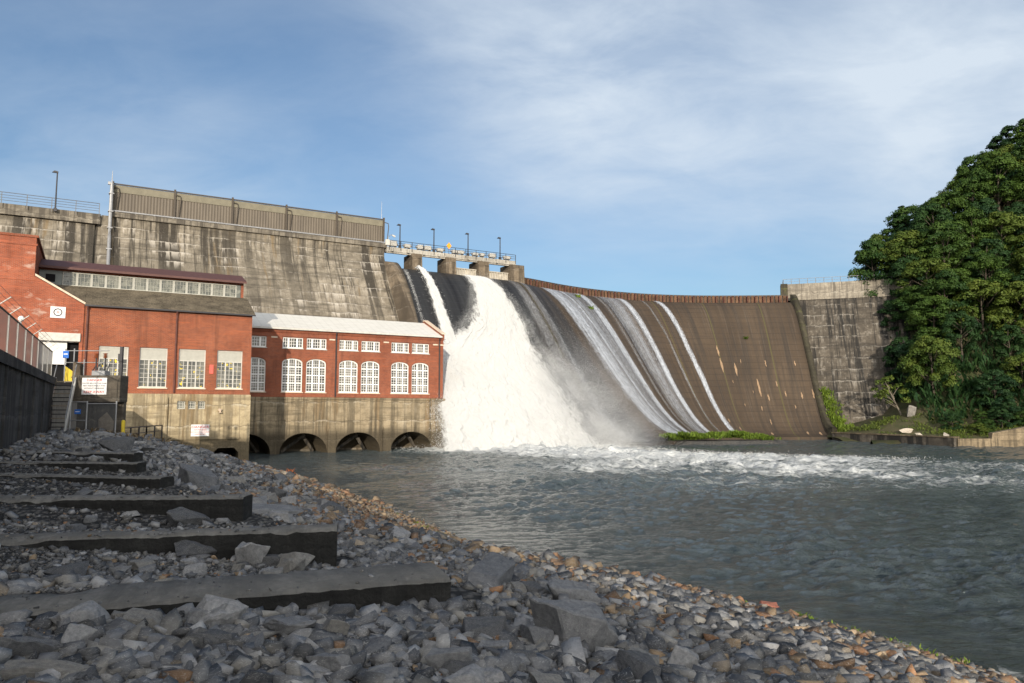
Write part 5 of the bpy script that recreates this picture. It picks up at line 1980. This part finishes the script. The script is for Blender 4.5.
def tufts(name, label, cat, pts, hgt, wid, blades, mat, seed, kind='stuff'):
    """leafy ground cover as one object: bent blades round each point"""
    r = np.random.default_rng(seed)
    P_ = np.repeat(np.asarray(pts, float), blades, 0)
    n = len(P_)
    base = P_ + np.c_[r.normal(size=(n, 2)) * wid, np.zeros(n)]
    h = hgt * (.4 + .8 * r.random(n))
    ang = r.random(n) * 2 * math.pi
    out = np.stack([np.cos(ang), np.sin(ang), np.zeros(n)], 1)
    sd__ = np.stack([-np.sin(ang), np.cos(ang), np.zeros(n)], 1)
    bw_ = (.06 + .08 * r.random(n))[:, None] * hgt
    midp = base + out * (h * .25)[:, None] + np.c_[np.zeros((n, 2)), h * .65]
    tip = base + out * (h * .7)[:, None] + np.c_[np.zeros((n, 2)), h * .9]
    V = np.stack([base, midp - sd__ * bw_, tip, midp + sd__ * bw_], 1).reshape(-1, 3)
    T = np.repeat(np.clip(r.random(n), 0, 1), 4)
    o = np_mesh(name, V, np.arange(4 * n).reshape(-1, 4), mat, None, False, {'tint': T})
    tag(o, label, cat, None, kind)
    return o


# weeds on the gravel at the spillway foot
r = np.random.default_rng(44)
t_ = r.random(900)
wx = 24 + 17 * t_ + r.normal(0, .5, 900)
wy = 113.6 + 6.2 * t_ + r.normal(0, 1.0, 900)
wz = .45 + .35 * np.sin(t_ * math.pi) + r.random(900) * .25
tufts('weeds', 'bright green weeds on a gravel patch at the foot of the spillway', 'weeds', np.c_[wx, wy, wz + 1.0 * np.maximum(0, vnoise(wx * .45, wy * .45, 4, 3))][vnoise(wx * .6, wy * .6, 14, 3) > -.18], .7, .28, 13, M_weed, 5)
gb = MB()
pts = []
for k in range(40):
    th = 2 * math.pi * k / 40
    q_ = Vector((34.5, 117.5, 0)) + Vector((.94, .34, 0)) * math.cos(th) * 11.5 + Vector((-.34, .94, 0)) * math.sin(th) * 2.4
    pts.append((q_.x + random.uniform(-.3, .3), q_.y + random.uniform(-.3, .3)))
gb.add([(x, y, -.4) for x, y in pts] + [(34.5 + (x - 34.5) * .8, 117.5 + (y - 117.5) * .8, .55) for x, y in pts], [(i, (i + 1) % 40, (i + 1) % 40 + 40, i + 40) for i in range(40)] + [tuple(range(40, 80))])
tag(gb.build('gravel_bar', M_gravel), kind='structure')
# green cover on the far bank
X_ = 59 + 45 * r.random(2600)
Y_ = 131 - (X_ - 62) * .42 - 11 + r.random(2600) ** .8 * 15
ok = (Y_ > np.interp(X_, [58, 64.5, 65, 110], [134, 110.5, 109.8, 109.8]))
X_, Y_ = X_[ok], Y_[ok]
tufts('undergrowth', 'green undergrowth covering the far bank below the trees', 'undergrowth', np.c_[X_, Y_, hill_z(X_, Y_) - .05][vnoise(X_ * .35, Y_ * .35, 71, 4) > -.05], .55, .45, 8, M_cover, 6)
X_ = 73 + 73 * r.random(2600)
Y_ = np.array([base_y(x) for x in X_]) + r.random(2600) * 45
zz_ = hill_z(X_, Y_)
tufts('forest_undergrowth', 'dark low bushes covering the slope under the hillside trees', 'undergrowth', np.c_[X_, Y_, zz_ + .1], 2.0, 1.3, 12, M_leafB, 8)
# moss and weeds against the abutment edge
f = .62 + .36 * r.random(260)
Pm = spill(np.full(260, CL + .9), f, 0.0)
Pm = np.array([tuple(lw(DAM, p[0], p[1], p[2] + 1.0)) for p in Pm]) + np.c_[np.abs(r.normal(0, 1.0, 260)), r.normal(0, .3, (260, 2))]
tufts('weeds', 'green weeds growing along the foot of the abutment edge', 'weeds', Pm, .8, .3, 10, M_weed, 9)
for u_, f_, lab in ((39.0, .12, 'small green weed on the spillway crest near the left white streaks'), (39.6, .21, 'small green weed clump between white streaks below the crest'),
                    (80.5, .34, 'single small weed high on the dry brown spillway')):
    p_ = spill(np.array([u_]), np.array([f_]), .05)[0]
    o = tufts('weed_clump', lab, 'weed', [tuple(lw(DAM, *p_))] * 3, .75, .25, 16, M_weed, int(u_), 'thing')
# dry grass by the stair and at the waterline
X_ = -29 + 8 * r.random(260)
Y_ = 43 + 10 * r.random(260)
tufts('dry_grass', 'dry straw-coloured grass at the foot of the stair and cage', 'grass', np.c_[X_, Y_, bank_z(X_, Y_)][vnoise(X_ * .7, Y_ * .7, 61, 3) > .05], .42, .16, 6, M_dry, 10)
si = r.random(150)
k_ = np.clip((si * 9).astype(int) + 1, 1, 10)
fr_ = r.random(150)
SX = SHORE[k_, 0] * (1 - fr_) + SHORE[k_ + 1, 0] * fr_ - .5 - .5 * r.random(150)
SY = SHORE[k_, 1] * (1 - fr_) + SHORE[k_ + 1, 1] * fr_ - .3
tufts('shore_grass', 'sparse low grass along the sunlit water edge', 'grass', np.c_[SX, SY, bank_z(SX, SY)], .16, .07, 8, M_weed, 12)

X_ = -26 + 32 * r.random(1500)
Y_ = 18 + 42 * r.random(1500)
s_ = shore_dist(X_, Y_)
ok = (s_ > .6) & (s_ < 3.6) & (vnoise(X_ * .4, Y_ * .4, 55, 3) > .12)
X_, Y_ = X_[ok], Y_[ok]
tufts('shore_weeds', 'dry brown weeds scattered through the tan stones by the water', 'weeds', np.c_[X_, Y_, bank_z(X_, Y_)], .22, .10, 6, M_dry, 13)
tufts('red_plant', 'single small reddish plant at the water edge near the powerhouse', 'plant', [(-16.6, 56.2, float(bank_z(-16.6, 56.2)))] * 3, .55, .12, 9, plain('reddish_leaves', (.30, .09, .03)), 14, 'thing')
# ------------------------------------------------------------------ beams and rocks in the foreground
for (a, b, zt, wd, ht, lab) in BEAMS:
    a3, b3 = Vector((*a, 0)), Vector((*b, 0))
    d_ = (b3 - a3).normalized()
    s_ = Vector((-d_.y, d_.x, 0))
    o = thing('concrete_beam', lab, 'beam', (*b, zt - ht), math.atan2(d_.y, d_.x), 'beams across the bank')
    L = (b3 - a3).length
    nx_ = int(L / .06)
    q = []
    rr_ = np.random.default_rng(int(L * 100))
    sec = [(-wd / 2, -.5), (-wd / 2, ht * .5), (-wd / 2, ht - .03), (-wd / 2 + .035, ht), (0, ht + .01), (wd / 2 - .035, ht), (wd / 2, ht - .03), (wd / 2, ht * .5), (wd / 2, -.5)]
    V = []
    for i in range(nx_ + 1):
        x_ = -L + L * i / nx_
        chipf = max(0, float(vnoise(np.array([x_ * 1.7]), np.array([zt * 9]), 3, 3)[0]) - .08)
        chipb = max(0, float(vnoise(np.array([x_ * 1.9]), np.array([zt * 7]), 5, 3)[0]) - .15)
        for q_i, (yy, zz) in enumerate(sec):
            j = .005
            cz, cy = 0, 0
            if q_i in (2, 3):
                cz, cy = -.12 * chipf, .10 * chipf
            if q_i in (5, 6):
                cz, cy = -.10 * chipb, -.08 * chipb
            V.append((x_ + (rr_.normal() * j if 0 < i < nx_ else 0), yy + cy + rr_.normal() * j, zz + cz + rr_.normal() * j * .7))
    V = np.array(V)
    F = grid_faces(nx_ + 1, len(sec))
    F2 = F.reshape(nx_, len(sec) - 1, 4)
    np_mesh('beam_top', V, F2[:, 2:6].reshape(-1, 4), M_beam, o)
    np_mesh('beam_body', V, np.concatenate([F2[:, :2], F2[:, 6:]], 1).reshape(-1, 4), M_beam_shade, o)
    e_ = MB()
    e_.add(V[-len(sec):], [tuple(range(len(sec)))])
    e_.build('end_face', M_beam_shade, o)


def rock_mesh(r, n=11, flat=.55, name='rock'):
    """broken block: jittered box corners with some corners knocked off"""
    bm = bmesh.new()
    dims = np.array([1.1, .62 + .33 * r.random(), flat * (.7 + .6 * r.random())])
    P_ = []
    for sx_ in (-1, 1):
        for sy_ in (-1, 1):
            for sz_ in (-1, 1):
                c_ = np.array([sx_, sy_, sz_]) * .72
                if r.random() < .40:
                    for ax_ in range(3):
                        q_ = c_.copy()
                        q_[ax_] *= .15 + .5 * r.random()
                        P_.append(q_)
                else:
                    P_.append(c_)
    P_ = np.array(P_) * .86 + r.normal(size=(len(P_), 3)) * .15
    if n > 12:
        P_ = np.concatenate([P_, r.normal(size=(n - 12, 3)) * .5])
    sh = r.normal() * .25
    P_[:, 0] += P_[:, 2] * sh
    P_[:, 2] += P_[:, 0] * r.normal() * .2
    for p_ in P_ * dims:
        bm.verts.new(p_)
    bmesh.ops.convex_hull(bm, input=bm.verts)
    bmesh.ops.delete(bm, geom=[v for v in bm.verts if not v.link_faces], context='VERTS')
    bmesh.ops.dissolve_limit(bm, angle_limit=R_(12), verts=bm.verts, edges=bm.edges)
    return bm


def detailed_rock(seed, n=13, flat=.6, col_=(.2, .2, .21)):
    """a larger rock: many-faced hull with chipped edges and a broken surface"""
    r = np.random.default_rng(seed)
    bm = rock_mesh(r, n + 4, flat)
    bmesh.ops.bevel(bm, geom=bm.edges[:], offset=.03, segments=1, affect='EDGES')
    bmesh.ops.triangulate(bm, faces=bm.faces)
    bmesh.ops.subdivide_edges(bm, edges=[e for e in bm.edges if e.calc_length() > .16], cuts=2, use_grid_fill=True)
    bmesh.ops.triangulate(bm, faces=bm.faces)
    for v in bm.verts:
        p_ = v.co * 2.0 + Vector((seed * 3.1, 0, 0))
        d_ = .05 * mnoise.noise(p_) + .035 * mnoise.noise(p_ * 3.1) + .02 * mnoise.noise(p_ * 7.9)
        v.co += v.co.normalized() * d_ + Vector((0, 0, .025 * math.floor(3.5 * mnoise.noise(p_ * 1.3))))
    bmesh.ops.recalc_face_normals(bm, faces=bm.faces)
    me = bpy.data.meshes.new('rock')
    bm.to_mesh(me)
    bm.free()
    a_ = me.attributes.new('tint', 'FLOAT_COLOR', 'POINT')
    a_.data.foreach_set('color', np.tile([*col_, 1.0], len(me.vertices)).astype(np.float32))
    me.materials.append(M_rock)
    return me


GREYS = [(.205, .208, .21), (.15, .153, .157), (.30, .30, .297), (.225, .218, .20), (.10, .102, .105)]
TANS = [(.30, .215, .13), (.33, .245, .155), (.235, .15, .09), (.25, .21, .16), (.27, .15, .08)]
ROCKS_G = [detailed_rock(300 + i, 11 + i % 5, .5 + .12 * (i % 3), GREYS[i % 5]) for i in range(15)]
ROCKS_T = [detailed_rock(340 + i, 11 + i % 5, .5 + .1 * (i % 3), TANS[i % 5]) for i in range(8)]
beam_segs = [(np.array(a), np.array(b), wd) for a, b, zt, wd, ht, lab in BEAMS]


def on_beam(x, y, pad=0.0):
    for a, b, wd in beam_segs:
        d_ = b - a
        t__ = np.clip(((x - a[0]) * d_[0] + (y - a[1]) * d_[1]) / (d_ @ d_), 0, 1)
        if math.hypot(x - a[0] - t__ * d_[0], y - a[1] - t__ * d_[1]) < wd / 2 + pad:
            return True
    return False


def put_rock(name, label, me, x, y, size, rotz, tilt=0.0, sink=.3, cat='rock', group=None, sc=(1, 1, 1)):
    o = bpy.data.objects.new(name, me)
    col.objects.link(o)
    z_ = float(bank_z(np.array([x]), np.array([y]))[0])
    o.location = (x, y, z_ + size * .55 * sc[2] * (1 - 2 * sink))
    o.rotation_euler = (tilt, tilt * .6, rotz)
    o.scale = (size * sc[0], size * sc[1], size * sc[2])
    tag(o, label, cat, group)
    return o


BOULD = [('boulder', 'largest grey boulder near the front, right of the nearest beam', 0.55, 6.38, .36, .35, .12, (1.0, .85, 1.4), 0),
         ('boulder', 'pitted brown-grey boulder tucked right of the largest front boulder', .95, 5.75, .20, 1.2, .1, (1, 1, 1), 3),
         ('boulder', 'squat boulder just left of the largest front boulder', .20, 6.3, .20, 2.0, .1, (1, .9, 1), 1),
         ('boulder', 'pale upright split boulder leaning on the near side of the front beam', -2.35, 6.05, .23, .3, .35, (1, .8, 1.25), 2),
         ('boulder', 'flat grey rock lying just right of the split boulder before the front beam', -1.75, 6.0, .23, 2.2, .1, (1.15, .9, .7), 0),
         ('boulder', 'long flat slab at the lower left corner of the rubble', -3.0, 4.95, .20, .12, .06, (1.6, .6, .62), 3),
         ('boulder', 'pointed slab standing on edge left of the long flat slab', -3.35, 5.25, .17, .9, .5, (1.3, .55, 1.1), 1),
         ('boulder', 'large low flat boulder beyond the end of the third beam', -5.0, 14.3, .62, .1, .05, (1.6, .8, .40), 0),
         ('boulder', 'round topped boulder left of the second beam end, resting on its side', -3.75, 9.0, .26, .8, .2, (1.1, .9, 1.0), 4),
         ('boulder', 'angular grey boulder standing before the middle of the second beam', -3.1, 9.0, .30, 1.9, .25, (1, .85, 1.1), 2),
         ('boulder', 'brown-grey boulder pressed against the second beam near its end', -2.6, 8.95, .27, 2.6, .2, (1.1, .8, .9), 3),
         ('boulder', 'dark ridged boulder in front of the third beam', -4.9, 11.45, .25, .4, .2, (1.5, .8, .75), 4),
         ('boulder', 'dark boulder pile at the end of the farthest beams', -8.6, 20.8, .6, 1.0, .3, (1.1, .9, 1), 1),
         ('boulder', 'tall grey rock alone in the rubble below the stair', -23.0, 42.0, .55, .6, .3, (1.2, .8, .9), 2),
         ('boulder', 'smooth dark hump of rock near the right end of the front beam', -.25, 8.4, .42, 1.4, .1, (1.2, .9, .8), 1),
         ('boulder', 'grey boulder between the front beam end and the tan shoreline stones', .65, 8.2, .33, .4, .2, (1, .9, .9), 0)]
for nm, lab, x, y, sz, rz, tl, sc, gi in BOULD:
    me = detailed_rock(500 + int(abs(x * 100) + y * 7), 12, .7, GREYS[gi])
    put_rock(nm, lab, me, x, y, sz, rz, tl, .22, 'boulder', None, sc)
me = detailed_rock(611, 9, .8, (.30, .11, .07))
put_rock('red_stone', 'reddish blocky stone at the water edge on the right', me, 6.25, 18.55, .24, .2, .1, .1, 'stone', None, (1.3, .9, 1))
me = detailed_rock(613, 9, .8, (.36, .25, .15))
put_rock('tan_stone', 'flat tan stone at the left edge before the front beam', me, -3.75, 5.5, .19, .2, .05, .3, 'stone', None, (1.2, .9, .7))
for i, (x, y, sz) in enumerate(((66, 124.5, .9), (69.6, 119.5, .8), (72.5, 116.3, .8), (66.8, 122.0, .6))):
    o = put_rock('pale_boulder', ['pale boulder on the green far bank, farthest to the left', 'pale boulder on the green far bank beside the low dark wall', 'pale boulder on the green far bank, farthest to the right',
                                  'small pale boulder on the far bank between two larger ones'][i], detailed_rock(700 + i, 11, .7, (.5, .44, .36)), x, y, sz, i, .1, .2, 'boulder')
    o.location.z = float(hill_z(x, y)) + .45 * sz
    o.scale = (sz, sz * .8, sz * 1.1)
o = put_rock('rock_outcrop', 'pale rock outcrop among the trees at the foot of the hill', detailed_rock(722, 17, .8, (.22, .205, .18)), 70.2, 130.6, 1.5, 1.1, .15, .2, 'rock', None, (1.1, .9, .9))
o.location.z = float(hill_z(70.2, 130.6)) + .5

# about 270 single rocks, the largest of the rubble
rk = random.Random(21)
zones = [  # n, y range, lateral fraction range, size range, tan share, label, group
    (100, (4.6, 6.7), (-.62, .24), (.07, .19), .06, 'loose grey rock in the rubble in front of the nearest beam', 'rocks in front of the nearest beam'),
    (45, (7.6, 9.3), (-.60, .10), (.08, .18), .08, 'loose grey rock in the gravel between the nearest and second beams', 'rocks between the nearest and second beams'),
    (35, (9.9, 14.5), (-.62, -.12), (.10, .22), .08, 'loose grey rock in the gravel around the third beam', 'rocks around the third beam'),
    (40, (14.5, 30), (-.62, -.22), (.16, .42), .1, 'loose grey rock in the shaded rubble beside the far beams', 'rocks beside the far beams'),
    (30, (30, 56), (-.60, -.30), (.25, .6), .15, 'loose rock on the upper bank below the stair and powerhouse', 'rocks on the upper bank')]
tot = 0
for n, yr, fr, szr, tan, lab, grp in zones:
    k = 0
    while k < n:
        y = rk.uniform(*yr)
        x = y * rk.uniform(*fr)
        sz = szr[0] + (szr[1] - szr[0]) * rk.random() ** 1.7
        if x < WX(y) + 1.0 or on_beam(x, y, sz * .7) or shore_dist(np.array([x]), np.array([y]))[0] < 1.0:
            continue
        me = rk.choice(ROCKS_G)
        put_rock('rock', lab, me, x, y, sz, rk.uniform(0, 6.28), rk.uniform(-.3, .3), .25, 'rock', grp, (1, rk.uniform(.7, 1.1), rk.uniform(.7, 1.2)))
        k += 1
k = 0
while k < 45:
    i = rk.randrange(1, 9)
    fr = rk.random()
    x = SHORE[i][0] * (1 - fr) + SHORE[i + 1][0] * fr - rk.uniform(.6, 3.0)
    y = SHORE[i][1] * (1 - fr) + SHORE[i + 1][1] * fr - rk.uniform(.3, 1.5)
    if on_beam(x, y, .4):
        continue
    sz = rk.uniform(.06, .13) * (1 + y / 45)
    put_rock('shore_stone', 'tan stone on the sunlit strip along the near water edge', rk.choice(ROCKS_T), x, y, sz, rk.uniform(0, 6.28), rk.uniform(-.3, .3), .25, 'stone', 'stones along the near water edge')
    k += 1

# the rest of the rubble and gravel: one object each, merged with numpy
protos = []
for i in range(18):
    bm = rock_mesh(np.random.default_rng(900 + i), 7 + i % 4, .6)
    bmesh.ops.triangulate(bm, faces=bm.faces)
    bm.verts.ensure_lookup_table()
    protos.append((np.array([v.co[:] for v in bm.verts]), np.array([[v.index for v in f.verts] for f in bm.faces])))
    bm.free()


def rubble(name, label, X, Y, S, tanfrac, seed, pale=1.0, Z=None):
    r = np.random.default_rng(seed)
    n = len(X)
    if Z is None:
        Z = bank_z(X, Y)
    Vs, Fs, Ts = [], [], []
    base = 0
    which = r.integers(0, len(protos), n)
    for k, (pv, pf_) in enumerate(protos):
        idx = np.where(which == k)[0]
        if not len(idx):
            continue
        m_ = len(idx)
        a_, b_, c_ = r.random(m_) * 6.28, r.normal(size=m_) * .35, r.normal(size=m_) * .35
        ca, sa, cb, sb, cc, sc_ = np.cos(a_), np.sin(a_), np.cos(b_), np.sin(b_), np.cos(c_), np.sin(c_)
        Rz = np.zeros((m_, 3, 3))
        Rz[:, 0, 0], Rz[:, 0, 1], Rz[:, 1, 0], Rz[:, 1, 1], Rz[:, 2, 2] = ca, -sa, sa, ca, 1
        Rx = np.zeros((m_, 3, 3))
        Rx[:, 0, 0], Rx[:, 1, 1], Rx[:, 1, 2], Rx[:, 2, 1], Rx[:, 2, 2] = 1, cb, -sb, sb, cb
        Ry = np.zeros((m_, 3, 3))
        Ry[:, 0, 0], Ry[:, 0, 2], Ry[:, 1, 1], Ry[:, 2, 0], Ry[:, 2, 2] = cc, sc_, 1, -sc_, cc
        Rm = Rz @ Rx @ Ry
        sc3 = S[idx][:, None] * (.75 + .5 * r.random((m_, 3)))
        P_ = np.einsum('nij,nkj->nki', Rm, pv[None] * sc3[:, None, :])
        P_ += np.stack([X[idx], Y[idx], Z[idx] + S[idx] * .22], -1)[:, None, :]
        Vs.append(P_.reshape(-1, 3))
        Fs.append((pf_[None] + (np.arange(m_) * len(pv))[:, None, None] + base).reshape(-1, 3))
        g = np.array(GREYS)[r.integers(0, 5, m_)] * (.55 + .75 * r.random((m_, 1))) * pale
        g = g * np.clip(.5 + S[idx] * 9, .5, 1)[:, None]  # smallest stones darkened: dirty fines, plus painted shade in the gaps
        tn = np.array(TANS)[r.integers(0, 5, m_)] * (.5 + .8 * r.random((m_, 1)))
        tf = tanfrac[idx] if hasattr(tanfrac, '__len__') else tanfrac
        c3 = np.where((r.random(m_) < tf)[:, None], tn, g)
        Ts.append(np.repeat(c3, len(pv), 0))
        base += m_ * len(pv)
    o = np_mesh(name, np.concatenate(Vs), np.concatenate(Fs), M_rock, None, False, {'tint': np.concatenate(Ts)})
    tag(o, label, 'rubble', None, 'stuff')
    return o


def scatter(n, y0, y1, seed, f0=-.75, f1=.75, power=1.0):
    r = np.random.default_rng(seed)
    Y = np.sqrt(y0 ** 2 + (y1 ** 2 - y0 ** 2) * r.random(n) ** power)
    X = Y * (f0 + (f1 - f0) * r.random(n))
    s = shore_dist(X, Y)
    ok = (s > -.8) & (X > WX(Y) + .1)
    # the ground under a beam stays clear
    for a, b, wd in beam_segs:
        d_ = b - a
        t__ = np.clip(((X - a[0]) * d_[0] + (Y - a[1]) * d_[1]) / (d_ @ d_), 0, 1)
        ok &= np.hypot(X - a[0] - t__ * d_[0], Y - a[1] - t__ * d_[1]) > wd / 2 + .02
    # nothing inside the powerhouse
    ql = (X - LB.x) * nv.x + (Y - LB.y) * nv.y
    ok &= ql > .2
    return X[ok], Y[ok], s[ok], np.random.default_rng(seed + 1)


parts = []
for n, y0, y1, s0, s1, pw, sd0 in ((95000, 3.6, 11.0, .013, .040, 1.0, 61), (13000, 3.6, 11, .035, .13, 1.0, 62), (42000, 9.5, 22, .022, .07, 1.0, 63), (6000, 10, 24, .06, .17, 1.0, 64),
                                  (26000, 20, 45, .05, .17, 1.0, 65), (11000, 38, 78, .10, .34, 1.0, 66)):
    X, Y, s, r = scatter(n, y0, y1, sd0)
    S = s0 + (s1 - s0) * r.random(len(X)) ** 1.9
    # finer gravel on the upper flat at left, coarser down the slope
    fine = np.clip((s - 9.5) / 4.0, 0, 1) * (Y > 7.3) * (Y < 22)
    S = S * (1 - .45 * fine)
    S = S * np.where((s < 5) & (Y < 26), .72, 1)
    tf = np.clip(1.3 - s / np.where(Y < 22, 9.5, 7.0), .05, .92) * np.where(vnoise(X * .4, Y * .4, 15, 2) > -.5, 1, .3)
    parts.append((X, Y, S, tf))
# the strip between the retaining wall and the part seen from the path
r = np.random.default_rng(90)
for n, s0, s1 in ((60000, .013, .04), (5000, .035, .12)):
    X, Y = -15 + 18 * r.random(n), -3 + 20 * r.random(n)
    s_ = shore_dist(X, Y)
    ok = ~((X > -.75 * Y) & (Y > 3.6)) & (X > WX(Y) + .1) & (s_ > 0)
    for a, b, wd in beam_segs:
        d_ = b - a
        t__ = np.clip(((X - a[0]) * d_[0] + (Y - a[1]) * d_[1]) / (d_ @ d_), 0, 1)
        ok &= np.hypot(X - a[0] - t__ * d_[0], Y - a[1] - t__ * d_[1]) > wd / 2 + .02
    parts.append((X[ok], Y[ok], s0 + (s1 - s0) * r.random(ok.sum()) ** 1.9, np.full(ok.sum(), .06)))
X, Y, S, tf = (np.concatenate([p_[i] for p_ in parts]) for i in range(4))
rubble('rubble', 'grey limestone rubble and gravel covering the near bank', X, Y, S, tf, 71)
# grit and small stones lying on the beam tops
gx, gy, gz = [], [], []
r = np.random.default_rng(404)
for a, b, zt, wd, ht, lab in BEAMS:
    a, b = np.array(a), np.array(b)
    d_ = (b - a) / np.linalg.norm(b - a)
    n_ = np.array([-d_[1], d_[0]])
    L = np.linalg.norm(b - a)
    k = int(L * 26)
    al = L * r.random(k) ** .6
    al = L - al
    pe = (r.random(k) - .5) * wd * .92
    pe = np.where(r.random(k) < .4, np.sign(pe) * wd * .40, pe)
    P_ = a + al[:, None] * d_ + pe[:, None] * n_
    gx.append(P_[:, 0])
    gy.append(P_[:, 1])
    gz.append(np.full(k, zt))
gx, gy, gz = np.concatenate(gx), np.concatenate(gy), np.concatenate(gz)
rubble('grit', 'small stones and grit lying on top of the beams', gx, gy, .008 + .024 * r.random(len(gx)) ** 2.5, .08, 72, 1.0, gz)
